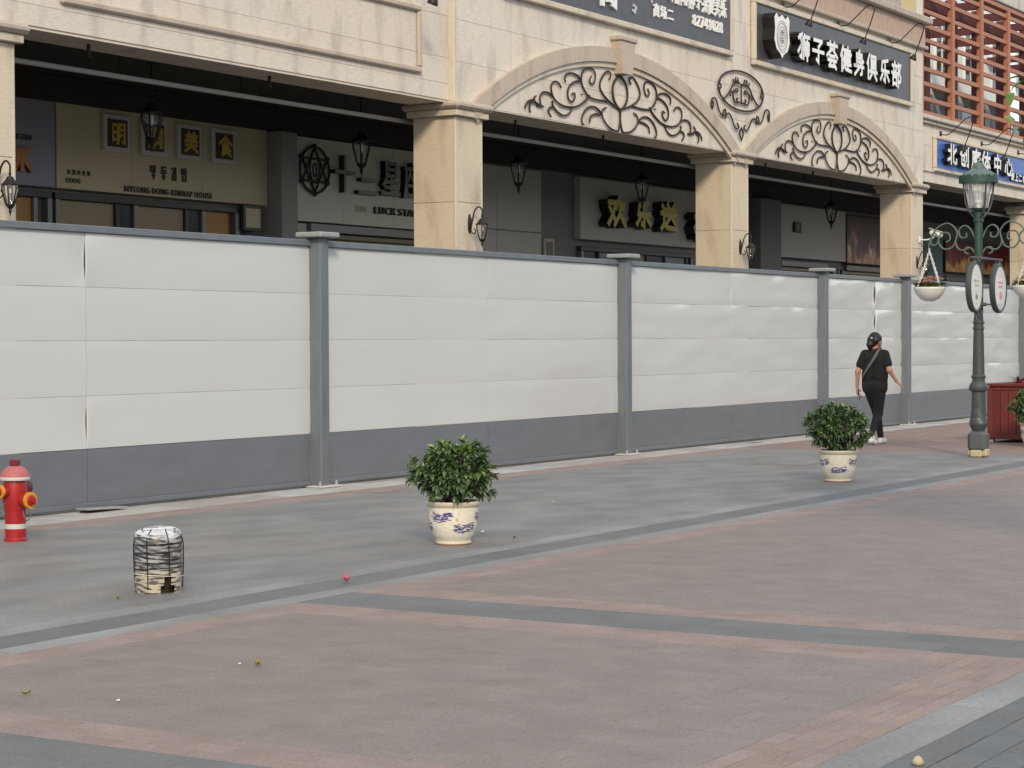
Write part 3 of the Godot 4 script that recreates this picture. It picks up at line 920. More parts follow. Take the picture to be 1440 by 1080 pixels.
func ellipse(c: Vector3, rx: float, ry: float, n := 40) -> PackedVector3Array:
	var o = PackedVector3Array()
	for i in n + 1:
		o.append(c + Vector3(cos(TAU * i / n) * rx, sin(TAU * i / n) * ry, 0))
	return o

func make_signs() -> void:
	# weathered dark board over the first arch
	var s = thing("shop_sign", "weathered dark grey shop board with broken white lettering and a phone number", "shop sign", Vector3(31, 6.9, -16.45))
	for e in [[27.0, 29.0], [29.0, 31.0], [31.0, 33.0], [33.0, 35.0]]:
		objw("board", lim(e[0] + 0.002, e[1] - 0.002, 6.99, 8.14, -16.49, -16.44, 0.003), M.board_dark, s)
	sign_frame(s, 27.0, 35.0, 6.985, 8.145, -16.47, 0.1)
	letter("letter", HAN.still, Vector3(30.22, 7.42, -16.44), 0.66, 0.6, 0.095, 0.05, M.letter_white, M.letter_white, s)
	letter("letter", "3050 6060 4094 2084", Vector3(31.2, 7.30, -16.44), 0.3, 0.32, 0.045, 0.02, M.letter_faded, M.letter_faded, s)
	letter("letter", "3010 7090", Vector3(31.75, 7.56, -16.44), 0.35, 0.3, 0.05, 0.02, M.letter_faded, M.letter_faded, s)
	var top = ["zi", "huan", "xin", "ti", "zi", "shen", "jian", "mei", "le"]
	for i in top.size():
		letter("letter", HAN[top[i]], Vector3(32.55 + i * 0.265, 7.72, -16.44), 0.25, 0.4, 0.035, 0.04, M.letter_white, M.letter_white, s)
	for i in 3:
		letter("letter", HAN[["trade", "field", "er"][i]], Vector3(31.98 + i * 0.27, 7.33, -16.44), 0.25, 0.25, 0.032, 0.025, M.letter_white, M.letter_white, s)
	text_line("phone_number", "82741028", Vector3(34.02, 7.35, -16.425), 0.2, M.letter_white, s, 0.03, 1.25)
	# black board with the club's name
	s = thing("shop_sign", "black shop board with raised white characters and a white shield", "shop sign", Vector3(40.4, 6.95, -16.45))
	for e in [[36.12, 38.6], [38.6, 40.15], [40.15, 42.4], [42.4, 44.52]]:
		objw("board", lim(e[0] + 0.002, e[1] - 0.002, 6.95, 8.03, -16.49, -16.44, 0.003), M.board_black, s)
	sign_frame(s, 36.12, 44.52, 6.945, 8.035, -16.47, 0.1)
	var names = ["shi", "zi", "hui", "jian", "shen", "ju", "le", "bu"]
	for i in 8:
		letter("letter", HAN[names[i]], Vector3(38.02 + i * 0.735, 7.41, -16.44), 0.67, 0.61, 0.074, 0.19, M.letter_white, M.letter_black, s)
	var sh = PackedVector2Array([Vector2(-0.36, 0.33), Vector2(-0.27, 0.42), Vector2(-0.16, 0.34), Vector2(0.0, 0.41), Vector2(0.16, 0.34), Vector2(0.27, 0.42), Vector2(0.36, 0.33), Vector2(0.33, 0.12), Vector2(0.36, -0.1), Vector2(0.26, -0.27), Vector2(0.08, -0.35), Vector2(0.0, -0.43), Vector2(-0.08, -0.35), Vector2(-0.26, -0.27), Vector2(-0.36, -0.1), Vector2(-0.33, 0.12)])
	var em = obj("shield", plate(sh, 0.26, 0.0, M.letter_white, M.letter_black), null, s, Vector3(36.8, 7.46, -16.44) - base_of(s))
	var ring = ST(true)
	for r in [[0.25, 0.3], [0.21, 0.255], [0.15, 0.19]]:
		tube(ring, ellipse(Vector3(0, -0.01, 0.262), r[0], r[1], 30), 0.006, 4)
	obj("shield_ring", ring, M.shop_frame_grey, em)
	var mane = ST(true)
	for i in 14:
		var a = TAU * i / 14.0
		tube(mane, [Vector3(cos(a) * 0.06, sin(a) * 0.07 - 0.01, 0.262), Vector3(cos(a + 0.3) * 0.12, sin(a + 0.3) * 0.14 - 0.01, 0.262)], 0.008, 4)
	obj("shield_rays", mane, M.shop_frame_grey, em)
	obj("shield_letter", character("3010 3090 8090", Vector3.ZERO, 0.07, 0.11, 0.02, 0.006, M.shop_frame, M.shop_frame), null, em, Vector3(0, -0.01, 0.261))
	# blue board
	s = thing("shop_sign", "blue shop board with raised white characters behind the street lamp", "shop sign", Vector3(50, 5.56, -16.55))
	for e in [[46.48, 49.1], [49.1, 51.9], [51.9, 54.0], [54.0, 55.6]]:
		objw("board", lim(e[0] + 0.002, e[1] - 0.002, 5.61, 6.28, -16.59, -16.54, 0.003), M.board_blue, s)
	sign_frame(s, 46.48, 55.6, 5.605, 6.285, -16.575, 0.08)
	names = ["bei", "chuang", "kang", "ti", "zhong", "xin"]
	var xs = [47.22, 48.1, 48.95, 49.7, 50.6, 51.5]
	for i in 6:
		letter("letter", HAN[names[i]], Vector3(xs[i], 5.97, -16.54), 0.72, 0.56, 0.078, 0.15, M.letter_white, M.letter_black, s)
	for i in 4:
		letter("letter", HAN[["qing", "shang", "er", "lou"][i]], Vector3(52.1 + i * 0.33, 5.77, -16.54), 0.3, 0.24, 0.035, 0.06, M.letter_white, M.letter_black, s)
	# boards in the shade of the arcade
	var z = -20.5
	s = thing("shop_sign", "bluish grey shop board with an orange character at the shaded arcade end", "shop sign", Vector3(19.4, 3.8, z))
	objw("board", lim(17.2, 21.42, 3.78, 5.0, -20.6, -20.48, 0.006), M.board_blue_grey, s)
	letter("letter", HAN.claw, Vector3(20.74, 4.13, -20.48), 0.4, 0.38, 0.075, 0.06, M.letter_orange, M.letter_brown, s)
	letter("letter", HAN.mei, Vector3(20.1, 4.13, -20.48), 0.4, 0.38, 0.06, 0.06, M.letter_orange, M.letter_brown, s)
	text_line("lettering", "KOREAN FEIM", Vector3(20.4, 4.44, -20.47), 0.075, M.letter_brown, s, 0.01, 1.1)
	s = thing("shop_sign", "cream shop board with four gold characters in white frames", "shop sign", Vector3(23.8, 3.78, z))
	for e in [[21.44, 23.0], [23.0, 24.6], [24.6, 26.22]]:
		objw("board", lim(e[0] + 0.002, e[1] - 0.002, 3.78, 4.99, -20.6, -20.47, 0.004), M.board_cream, s)
	for i in 4:
		var c = Vector3(22.63 + i * 0.81, 4.64, -20.47)
		var fr = objw("character_frame", bx(c + Vector3(0, 0, 0.03), Vector3(0.56, 0.54, 0.06), 0.01), M.white_frame, s)
		objw("character_panel", bx(c + Vector3(0, 0, 0.062), Vector3(0.42, 0.40, 0.02), 0.004), M.letter_brown, fr)
		obj("letter", character(HAN[["ming", "dong", "mei", "food"][i]], c, 0.35, 0.35, 0.042, 0.02, M.letter_gold, M.letter_gold), null, fr, c + Vector3(0, 0, 0.073) - base_of(fr))
	for i in 4:
		letter("letter", HAN[["k1", "k2", "k3", "k4"][i]], Vector3(23.46 + i * 0.235, 4.135, -20.47), 0.15, 0.22, 0.024, 0.02, M.letter_brown, M.letter_brown, s)
	text_line("lettering", "MYEONG DONG KIMBAP HOUSE", Vector3(23.82, 3.855, -20.46), 0.085, M.letter_brown, s, 0.01, 2.0)
	for i in 5:
		letter("letter", HAN[["ming", "dong", "mei", "food", "lou"][i]], Vector3(21.68 + i * 0.1, 4.02, -20.47), 0.085, 0.08, 0.012, 0.006, M.letter_brown, M.letter_brown, s)
	text_line("lettering", "0000", Vector3(21.76, 3.9, -20.465), 0.07, M.letter_brown, s, 0.006, 0.3)
	s = thing("shop_sign", "pale shop board with a star emblem in a ring and dark characters", "shop sign", Vector3(29, 3.58, z))
	for e in [[26.72, 28.2], [28.2, 29.7], [29.7, 31.55]]:
		objw("board", lim(e[0] + 0.002, e[1] - 0.002, 3.58, 4.96, -20.6, -20.42, 0.006), M.board_white_green, s)
	for i in 4:
		letter("letter", HAN[["ten", "er", "star", "seat"][i]], Vector3(28.12 + i * 0.68, 4.42 if i != 1 else 4.26, -20.42), 0.62, 0.66 if i != 1 else 0.4, 0.062, 0.11, M.letter_bronze, M.letter_black, s)
	text_line("lettering", "TIME", Vector3(28.72, 3.86, -20.41), 0.1, M.board_cream, s, 0.01, 0.35)
	text_line("lettering", "LUCK STAR", Vector3(29.75, 3.86, -20.40), 0.12, M.letter_black, s, 0.03, 1.35)
	var ec = Vector3(27.36, 4.43, -20.38)
	var e1 = ST(true)
	tube(e1, ellipse(ec, 0.4, 0.38, 40), 0.022, 6)
	objw("emblem_ring", e1, M.letter_black, s)
	for k in 2:
		var tr = ST(true)
		var pp = []
		for i in 4:
			var a = TAU * i / 3.0 + (PI / 2 if k == 0 else -PI / 2)
			pp.append(ec + Vector3(cos(a) * 0.39, sin(a) * 0.37, 0))
		for i in 3:
			tube(tr, [pp[i], pp[i + 1]], 0.02, 5)
		objw("emblem_triangle", tr, M.letter_black, s)
	for i in 6:
		var a = TAU * i / 6.0 + TAU / 12
		objw("emblem_dot", lt([Vector2(0, 0.04), Vector2(0.036, 0.02), Vector2(0.036, -0.02), Vector2(0, -0.04)], 10, true, ec + Vector3(cos(a) * 0.42, sin(a) * 0.4, 0)), M.letter_black, s)
	for k in [-0.09, 0.09]:
		objw("emblem_curve", tb(curve([ec + Vector3(k, 0.2, 0), ec + Vector3(k * 1.5, 0, 0), ec + Vector3(k * 0.4, -0.22, 0)], 5), 0.016, 5), M.letter_black, s)
	objw("emblem_curve", tb(ellipse(ec, 0.045, 0.11, 14), 0.014, 5), M.letter_black, s)
	s = thing("shop_sign", "grey shop board with thick yellow characters on black sides", "shop sign", Vector3(38.9, 3.65, z))
	for e in [[36.4, 38.6], [38.6, 40.95], [40.95, 42.8]]:
		objw("board", lim(e[0] + 0.002, e[1] - 0.002, 3.66, 4.92, -20.6, -20.44, 0.006), M.board_grey, s)
	for i in 3:
		letter("letter", HAN[["huan", "le", "song"][i]], Vector3(37.55 + i * 1.19, 4.26, -20.44), 0.86, 0.68, 0.11, 0.22, M.letter_yellow, M.letter_black, s)
	letter("letter", HAN.hui, Vector3(41.4, 4.12, -20.44), 0.7, 0.66, 0.1, 0.25, M.letter_pink, M.letter_black, s)
	for i in 3:
		letter("letter", HAN[["ming", "song", "zi"][i]], Vector3(38.25 + i * 0.33, 3.36, -20.53), 0.24, 0.13, 0.03, 0.008, M.letter_cyan, M.letter_cyan, s)
	s = thing("blank_sign_board", "blank whitish board with one small black box on it", "sign board", Vector3(48.4, 3.6, z))
	for e in [[46.2, 48.3], [48.3, 50.55]]:
		objw("board", lim(e[0] + 0.002, e[1] - 0.002, 3.62, 4.92, -20.6, -20.44, 0.006), M.board_grey, s)
	objw("black_box", lim(47.1, 47.52, 4.25, 4.5, -20.44, -20.38, 0.008), M.letter_black, s)
	objw("box_slot", lim(47.28, 47.33, 4.3, 4.45, -20.38, -20.374), M.board_grey, s)
	# posters
	var n = FastNoiseLite.new()
	n.seed = 4
	n.frequency = 0.018
	n.fractal_octaves = 3
	for v in 2:
		var im = paper(160, 100, Color.BLACK)
		for y in 100:
			for x in 160:
				var h = n.get_noise_2d(x * 1.7 + v * 500, y * 0.6)
				var t = clampf((y / 100.0 - 0.42) * 2.6 + h * 1.5, 0.0, 1.0)
				var c = Color(0.25, 0.03, 0.05).lerp(Color(0.78, 0.52, 0.36), t) if v == 0 else Color(0.45, 0.06, 0.05).lerp(Color(0.85, 0.6, 0.22), clampf(t + 0.1, 0, 1))
				c = c.lerp(Color(0.9, 0.83, 0.72), clampf(n.get_noise_2d(x * 3.0 + 90, y * 1.2) * 2.2 - 0.35, 0, 1) * t)
				im.set_pixel(x, y, c)
		image_mat("poster%d" % v, im, 0.4)
	for e in [[50.62, 54.0, 3.58, 4.86, 0, "dark red poster with pale flame shapes beside the blank sign board"], [58.25, 61.2, 3.55, 4.5, 1, "red and orange poster behind the street lamp post"], [61.25, 64.2, 3.55, 4.5, 1, "orange poster with pale shapes next to the last column in view"]]:
		var p = thing("wall_poster", e[5], "poster", Vector3((e[0] + e[1]) / 2, e[2], -20.5))
		objw("backing", lim(e[0], e[1], e[2], e[3], -20.6, -20.44, 0.005), M.letter_brown, p)
		var q = QuadMesh.new()
		q.size = Vector2(e[1] - e[0] - 0.06, e[3] - e[2] - 0.06)
		obj("print", q, M["poster%d" % e[4]], p, Vector3((e[0] + e[1]) / 2, (e[2] + e[3]) / 2, -20.434) - base_of(p))
	# small notices on the pier of the first shops
	var nt = thing("framed_notice", "small dark framed white notice beside the first shop's doors", "notice", Vector3(25.75, 3.4, -20.4))
	objw("frame", lim(25.52, 25.98, 3.36, 3.76, -20.5, -20.40, 0.006), M.shop_frame, nt)
	objw("sheet", lim(25.57, 25.93, 3.41, 3.71, -20.4, -20.395), M.board_cream, nt)
	nt = thing("blue_notice", "small blue plate under the framed notice", "notice", Vector3(25.8, 3.1, -20.4))
	objw("plate", lim(25.6, 26.05, 3.0, 3.3, -20.5, -20.43, 0.005), M.board_blue, nt)
	objw("stripe", lim(25.66, 25.98, 3.12, 3.17, -20.43, -20.426), M.letter_faded, nt)
	nt = thing("framed_notice", "small pale frame on the plain grey wall behind the first stone arch", "notice", Vector3(35.3, 3.3, -20.5))
	objw("frame", lim(35.05, 35.45, 3.2, 3.62, -20.55, -20.5, 0.006), M.board_cream, nt)
	objw("sheet", lim(35.12, 35.38, 3.26, 3.56, -20.5, -20.496), M.shop_grey_dark, nt)

const SCROLL := [
	"-22 554, -49 563, -68 574, -72 584, -65 596, -49 608, -37 608, -34 602, -40 596",
	"-3 550, -25 555, -44 559, -78 558, -108 560, -125 570, -134 582, -131 598, -113 607, -94 606, -87 596, -92 585, -101 582, -107 587, -101 595",
	"-108 563, -122 552, -152 540, -184 537, -209 540, -226 548, -233 561, -228 571, -215 574, -204 569, -201 565",
	"-134 582, -147 582, -166 576, -178 566, -179 553, -168 546, -157 553, -157 561, -166 559",
	"-134 582, -145 590, -166 593, -184 589, -189 582, -186 576",
	"-226 548, -239 553, -257 553, -268 544, -266 533, -258 530",
	"-229 542, -227 534, -211 525, -191 522, -173 528, -164 538",
	"-227 532, -235 531, -242 525, -233 516",
	"-270 532, -283 535, -287 540, -280 545",
	"-258 530, -276 531, -287 537, -302 535, -312 528, -314 522",
	"-287 536, -298 531, -301 524, -298 517",
	"-3 550, 0 536, -6 516, -15 512, -40 516, -59 527, -65 537, -61 544, -49 548",
	"-66 536, -83 544, -102 545, -120 538, -132 526, -133 516, -127 513",
	"-66 535, -87 534, -104 528, -107 518",
]
const OVAL := [
	"0 641, -11 642, -24 642, -38 637, -51 624, -65 614, -79 608, -93 614, -97 623, -89 627, -91 632, -96 635, -93 640",
	"0 606, -10 607, -27 605, -35 612, -37 622, -26 630, -16 631, -18 626, -24 626",
	"-52 624, -45 625, -36 621",
	"-48 622, -49 615",
	"-10 607, -18 608, -21 613, -16 614",
	"-26 642, -34 644, -36 648",
	"-20 644, -26 647, -24 652",
	"-10 643, -16 648, -15 652",
	"-128 582, -130 591, -128 601, -118 605, -108 600, -99 585, -87 576, -73 577, -57 582, -45 576, -33 562, -23 556, -12 560, -19 567",
	"-81 577, -79 584, -72 588, -69 581, -71 571",
	"-128 598, -122 593, -126 584",
	"0 560, -9 549, 0 537",
]

func path_of(s: String, z: float, mirror := 1.0) -> PackedVector3Array:
	var p = []
	for w in s.split(","):
		var q = w.strip_edges().split(" ")
		p.append(Vector3(q[0].to_float() * 0.01 * mirror, q[1].to_float() * 0.01 - 5.0, z))
	return curve(p, 4)

func make_ironwork() -> void:
	var o = thing("iron_ornament", "black wrought iron flower scroll over the first, nearer stone arch", "ornament", Vector3(30.72, 5.0, -16.47), "iron scrolls on the arches")
	obj("petal", tb(curve([Vector3(-0.02, 1.05, 0), Vector3(-0.22, 0.93, 0), Vector3(-0.27, 0.77, 0), Vector3(-0.2, 0.61, 0), Vector3(0.0, 0.5, 0), Vector3(0.2, 0.61, 0), Vector3(0.26, 0.78, 0), Vector3(0.18, 0.96, 0)], 4, true), 0.019, 6), M.iron_brown, o)
	for s in SCROLL:
		for m in [1.0, -1.0]:
			obj("scroll", tb(path_of(s, 0.003 if m > 0 else -0.003, m), 0.018, 6, 0.014), M.iron_brown, o)
	for x in [-2.6, -1.3, 0.0, 1.3, 2.6]:
		obj("fixing_pin", bx(Vector3(x, 0.3 if absf(x) > 2 else (0.62 if absf(x) > 1 else 0.5), -0.015), Vector3(0.02, 0.02, 0.04)), M.iron_brown, o)
	var c = o.duplicate()
	add_child(c)
	c.name = "iron_ornament_001"
	c.position.x = 40.27
	c.set_meta("label", "black wrought iron flower scroll over the second, farther stone arch")
	var v = thing("oval_iron_ornament", "black iron oval with curled crest on the wall between both arches", "ornament", Vector3(35.53, 5.0, -16.46))
	obj("oval", tb(ellipse(Vector3(0, 1.29, 0), 1.0, 0.37, 48), 0.018, 6), M.iron_brown, v)
	obj("stem", tb([Vector3(0, 1.42, 0), Vector3(0, 1.05, 0)], 0.014, 6), M.iron_brown, v)
	for s in OVAL:
		for m in [1.0, -1.0]:
			obj("scroll", tb(path_of(s, 0.003 if m > 0 else -0.003, m), 0.016, 6), M.iron_brown, v)

# ---------------------------------------------------------------- lamps on the building
func gooseneck(x: float, y: float, z: float, label: String) -> void:
	var g = thing("gooseneck_lamp", label, "spotlight", Vector3(x, y, z), "gooseneck lamps over the signs")
	obj("wall_plate", bx(Vector3(0, 0, 0.015), Vector3(0.09, 0.16, 0.03), 0.01), M.iron, g)
	obj("arm", tb(curve([Vector3(0, 0, 0.02), Vector3(0, -0.01, 0.2), Vector3(0, 0.16, 0.42), Vector3(0, 0.33, 0.62), Vector3(0, 0.36, 0.74), Vector3(0, 0.27, 0.8), Vector3(0, 0.0, 0.72), Vector3(0, -0.3, 0.6)], 5), 0.013, 6), M.iron, g)
	var st = ST()
	lathe(st, Vector3.ZERO, [Vector2(0.0, 0.07), Vector2(0.03, 0.065), Vector2(0.045, 0.03), Vector2(0.075, -0.03), Vector2(0.082, -0.07), Vector2(0.0, -0.06)], 14)
	var h = obj("lamp_head", st, M.iron, g, Vector3(0, -0.36, 0.57))
	h.rotation.x = 0.45

func lantern_parts(p: Node3D, s: float, at: Vector3) -> void:
	# a four-pane lantern 0.62 s high whose top ring is at at
	var roof = obj("roof", lt([Vector2(0.012, 0.0), Vector2(0.022, -0.03), Vector2(0.012, -0.06), Vector2(0.05, -0.08), Vector2(0.055, -0.1), Vector2(0.10, -0.16), Vector2(0.125, -0.175), Vector2(0.125, -0.19), Vector2(0.0, -0.185)].map(func(v): return v * s), 12), M.iron, p, at)
	roof.position = at
	obj("glass", lt([Vector2(0.102, -0.192), Vector2(0.112, -0.25), Vector2(0.055, -0.46)].map(func(v): return v * s), 8), M.lantern_glass, p, at)
	obj("bulb", lt([Vector2(0.0, -0.2), Vector2(0.022, -0.21), Vector2(0.026, -0.3), Vector2(0.0, -0.33)].map(func(v): return v * s), 10, true), M.lamp_bulb, p, at)
	for k in 6:
		var a = TAU * (k + 0.5) / 6
		var d = Vector3(cos(a), 0, sin(a))
		obj("cage_bar", tb([at + (d * 0.112 + Vector3(0, -0.18, 0)) * s, at + (d * 0.118 + Vector3(0, -0.25, 0)) * s, at + (d * 0.06 + Vector3(0, -0.465, 0)) * s], 0.010 * s, 5), M.iron, p)
	obj("finial", lt([Vector2(0.06, -0.455), Vector2(0.066, -0.475), Vector2(0.045, -0.5), Vector2(0.018, -0.53), Vector2(0.024, -0.55), Vector2(0.008, -0.6), Vector2(0.0, -0.64)].map(func(v): return v * s), 10), M.iron, p, at)

func make_lamps() -> void:
	gooseneck(37.46, 8.14, -16.46, "black gooseneck spotlight above the shield end of the black board")
	gooseneck(40.31, 8.14, -16.46, "black gooseneck spotlight above the middle of the black board")
	gooseneck(43.25, 8.14, -16.46, "black gooseneck spotlight above the far end of the black board")
	gooseneck(46.95, 6.43, -16.6, "black gooseneck spotlight above the near end of the blue board")
	gooseneck(49.95, 6.43, -16.6, "black gooseneck spotlight above the blue board beside the lamp roof")
	gooseneck(52.9, 6.43, -16.6, "black gooseneck spotlight above the far small characters of the blue board")
	gooseneck(24.35, 6.78, -16.6, "black gooseneck spotlight above the plain framed panel")
	gooseneck(28.6, 8.14, -16.46, "black gooseneck spotlight above the weathered grey board")
	var labels = ["black wall lantern on the first, cut off stone column", "black wall lantern on the second stone column, above the wide white sheets", "black wall lantern on the third stone column, beside the far arch", "black wall lantern on the fourth stone column, behind the hanging basket"]
	var xs = [16.44, 26.0, 35.55, 45.1]
	for i in 4:
		var l = thing("wall_lantern", labels[i], "lantern", Vector3(xs[i], 3.4, -16.5 if i else -16.61), "wall lanterns on the columns")
		var pl = ST()
		lathe(pl, Vector3.ZERO, [Vector2(0.0, 0.02), Vector2(0.05, 0.018), Vector2(0.07, 0.0)], 16)
		var po = obj("wall_plate", pl, M.iron, l, Vector3(0, -0.05, 0.0))
		po.rotation.x = PI / 2
		po.scale = Vector3(0.8, 1, 2.2)
		obj("arm", tb(curve([Vector3(0, -0.12, 0.02), Vector3(0, 0.0, 0.05), Vector3(0, 0.14, 0.09), Vector3(0, 0.2, 0.16), Vector3(0, 0.15, 0.22), Vector3(0, 0.07, 0.22)], 5), 0.012, 6), M.iron, l)
		obj("scroll", tb(curve([Vector3(0, -0.15, 0.02), Vector3(0, -0.2, 0.07), Vector3(0, -0.16, 0.11), Vector3(0, -0.12, 0.08)], 5), 0.009, 5), M.iron, l)
		lantern_parts(l, 0.78, Vector3(0, 0.08, 0.22))
	labels = ["dark lantern hanging before the second framed gold character", "dark lantern hanging in front of the star emblem board", "dark lantern hanging by the plain grey wall panels", "dark lantern hanging in front of the yellow characters", "dark lantern hanging behind the third column", "dark lantern hanging in front of the blank whitish board"]
	xs = [21.19, 26.04, 30.75, 35.39, 40.1, 44.87]
	for i in 6:
		var l = thing("hanging_lantern", labels[i], "lantern", Vector3(xs[i], 5.36, -18.5), "lanterns hanging in the arcade")
		obj("rod", tb([Vector3(0, 0, 0), Vector3(0, -0.46, 0)], 0.012, 6), M.iron, l)
		obj("ceiling_rose", lt([Vector2(0.0, 0.0), Vector2(0.06, 0.0), Vector2(0.05, -0.03), Vector2(0.0, -0.035)], 14), M.iron, l)
		lantern_parts(l, 1.22, Vector3(0, -0.45, 0))
	# camera on the fourth column
	var c = thing("security_camera", "small white security camera on an arm at the fourth column", "camera", Vector3(45.25, 3.95, -16.5))
	obj("bracket", tb(curve([Vector3(0, -0.08, 0.01), Vector3(0.02, -0.08, 0.2), Vector3(0.05, -0.02, 0.34)], 4), 0.02, 6), M.white_plastic, c)
	obj("mount", bx(Vector3(0, -0.08, 0.02), Vector3(0.12, 0.14, 0.04), 0.01), M.white_plastic, c)
	var bs = Basis(Vector3.UP, 0.5) * Basis(Vector3.RIGHT, 0.3)
	obj("housing", bx(Vector3(0.06, 0.05, 0.38), Vector3(0.13, 0.12, 0.3), 0.03, bs), M.white_plastic, c)
	obj("sun_shield", bx(Vector3(0.06, 0.122, 0.39), Vector3(0.16, 0.014, 0.36), 0.005, bs), M.white_plastic, c)
	obj("lens", bx(Vector3(0.135, 0.0, 0.515), Vector3(0.08, 0.07, 0.03), 0.01, bs), M.phone_black, c)

# ---------------------------------------------------------------- plants
func leaf(st: SurfaceTool, p: Vector3, d: Vector3, up: Vector3, l: float, w: float, c: Color, droop := 0.25) -> void:
	var s = d.cross(up).normalized()
	if s.length() < 0.5:
		s = Vector3.RIGHT
	var n = s.cross(d).normalized()
	var a = p
	var m1 = p + d * l * 0.35 + n * l * 0.05
	var m2 = p + d * l * 0.7 + n * l * (0.05 - droop * 0.3)
	var t = p + d * l - n * l * droop * 0.7
	st.set_color(c)
	var fold = n * w * 0.22
	for sg in [-1.0, 1.0]:
		var e1 = m1 + s * sg * w * 0.5 + fold
		var e2 = m2 + s * sg * w * 0.42 + fold
		if sg > 0:
			tri(st, a, m1, e1); tri(st, m1, m2, e2); tri(st, m1, e2, e1); tri(st, m2, t, e2)
		else:
			tri(st, a, e1, m1); tri(st, m1, e2, m2); tri(st, m1, e1, e2); tri(st, m2, e2, t)

func bush(p: Node3D, base: float, rx: float, ry: float, cy: float, n_tips: int, seed_: int) -> void:
	var r = RandomNumberGenerator.new()
	r.seed = seed_
	var st = ST()
	var stems = ST(true)
	var tips = []
	for i in n_tips:
		var f = (i + 0.5) / n_tips
		var y = 1.0 - 1.8 * f
		var a = i * 2.39996 + r.randf_range(-0.3, 0.3)
		var rr = sqrt(maxf(0.0, 1.0 - y * y))
		var k = r.randf_range(0.72, 1.02) if i % 4 else r.randf_range(0.4, 0.75)
		k *= 1.0 + 0.1 * sin(a * 3.0 + y * 4.0)
		tips.append(Vector3(cos(a) * rr * rx * k, cy + y * ry * k, sin(a) * rr * rx * k))
	for i in n_tips:
		var t: Vector3 = tips[i]
		if i % 3 == 0:
			var mid = Vector3(t.x * 0.45, lerpf(base, t.y, 0.5), t.z * 0.45)
			tube(stems, curve([Vector3(t.x * 0.12, base, t.z * 0.12), mid, t], 3), 0.009, 5, 0.004)
		var out = (t - Vector3(0, cy - ry * 0.5, 0)).normalized()
		var n = r.randi_range(10, 13)
		var age = r.randf()
		for j in n:
			var a = TAU * j / n + r.randf_range(-0.3, 0.3)
			var side = out.cross(Vector3(0.3, 0.2, 0.9)).normalized()
			var s2 = out.cross(side)
			var spread = r.randf_range(0.5, 1.35) if j % 3 else r.randf_range(0.15, 0.5)
			var d = (out * cos(spread) + (side * cos(a) + s2 * sin(a)) * sin(spread)).normalized()
			d.y -= 0.12
			var young = (age > 0.5 and j % 3 == 0) and t.y > cy - ry * 0.2
			var g = r.randf_range(0.75, 1.25)
			var c = Color(0.2 * g, 0.3 * g, 0.07 * g) if young else Color(0.082 * g, 0.145 * g, 0.055 * g)
			leaf(st, t - out * r.randf_range(0.0, 0.05), d.normalized(), Vector3.UP, r.randf_range(0.06, 0.095), r.randf_range(0.03, 0.042), c, r.randf_range(0.1, 0.55))
	obj("stems", stems, M.bark, p)
	var f2 = obj("foliage", st, M.leaf, p)
	f2.set_meta("kind", "stuff")

func pot_print() -> void:
	var im = paper(512, 160, Color(0.9, 0.885, 0.83))
	var n = FastNoiseLite.new()
	n.seed = 8
	n.frequency = 0.05
	for y in 160:
		for x in 512:
			var c = Color(0.9, 0.885, 0.83).lerp(Color(0.8, 0.76, 0.66), clampf(0.3 + n.get_noise_2d(x, y) * 0.9, 0, 1) * 0.5)
			im.set_pixel(x, y, c)
	var r = RandomNumberGenerator.new()
	r.seed = 77
	# brushed cobalt sprigs
	for k in 6:
		var cx = 46.0 + k * 84.0
		var cy = 50.0 if k % 2 == 0 else 100.0
		for j in 80:
			var a = r.randf_range(-0.35, 0.35)
			var p = Vector2(cx + r.randf_range(-44, 32), cy + r.randf_range(-20, 18))
			p.y += absf(p.x - cx) * 0.22
			var len_ = r.randi_range(8, 20)
			var col = [Color(0.17, 0.14, 0.42), Color(0.2, 0.18, 0.5), Color(0.42, 0.4, 0.62)][r.randi_range(0, 2)]
			for q in len_:
				var w = 1 + int(3.0 * sin(PI * q / len_))
				im.fill_rect(Rect2i(int(fposmod(p.x + cos(a) * q, 508)), clampi(int(p.y + sin(a) * q), 0, 156), 2, w), col)
		for j in 5:
			var p = Vector2(cx + 30 + r.randf_range(-10, 10), 140 - cy + r.randf_range(-8, 8))
			im.fill_rect(Rect2i(int(fposmod(p.x, 506)), clampi(int(p.y), 2, 150), r.randi_range(2, 5), 2), Color(0.42, 0.33, 0.4))
	for x in 512:
		im.fill_rect(Rect2i(x, 0, 1, 4), Color(0.9, 0.88, 0.83))
	var m = image_mat("pot_glaze", im, 0.22)
	m.uv1_scale = Vector3(1, 3.6, 1)
	m.clearcoat_enabled = true
	m.clearcoat = 0.5
	mat("pot_cream", Color(0.89, 0.86, 0.77), 0.25, {"tex": "speckle", "scale": Vector3.ONE * 3.0})
	mat("pot_foot", lin(0.35, 0.2, 0.09), 0.8)

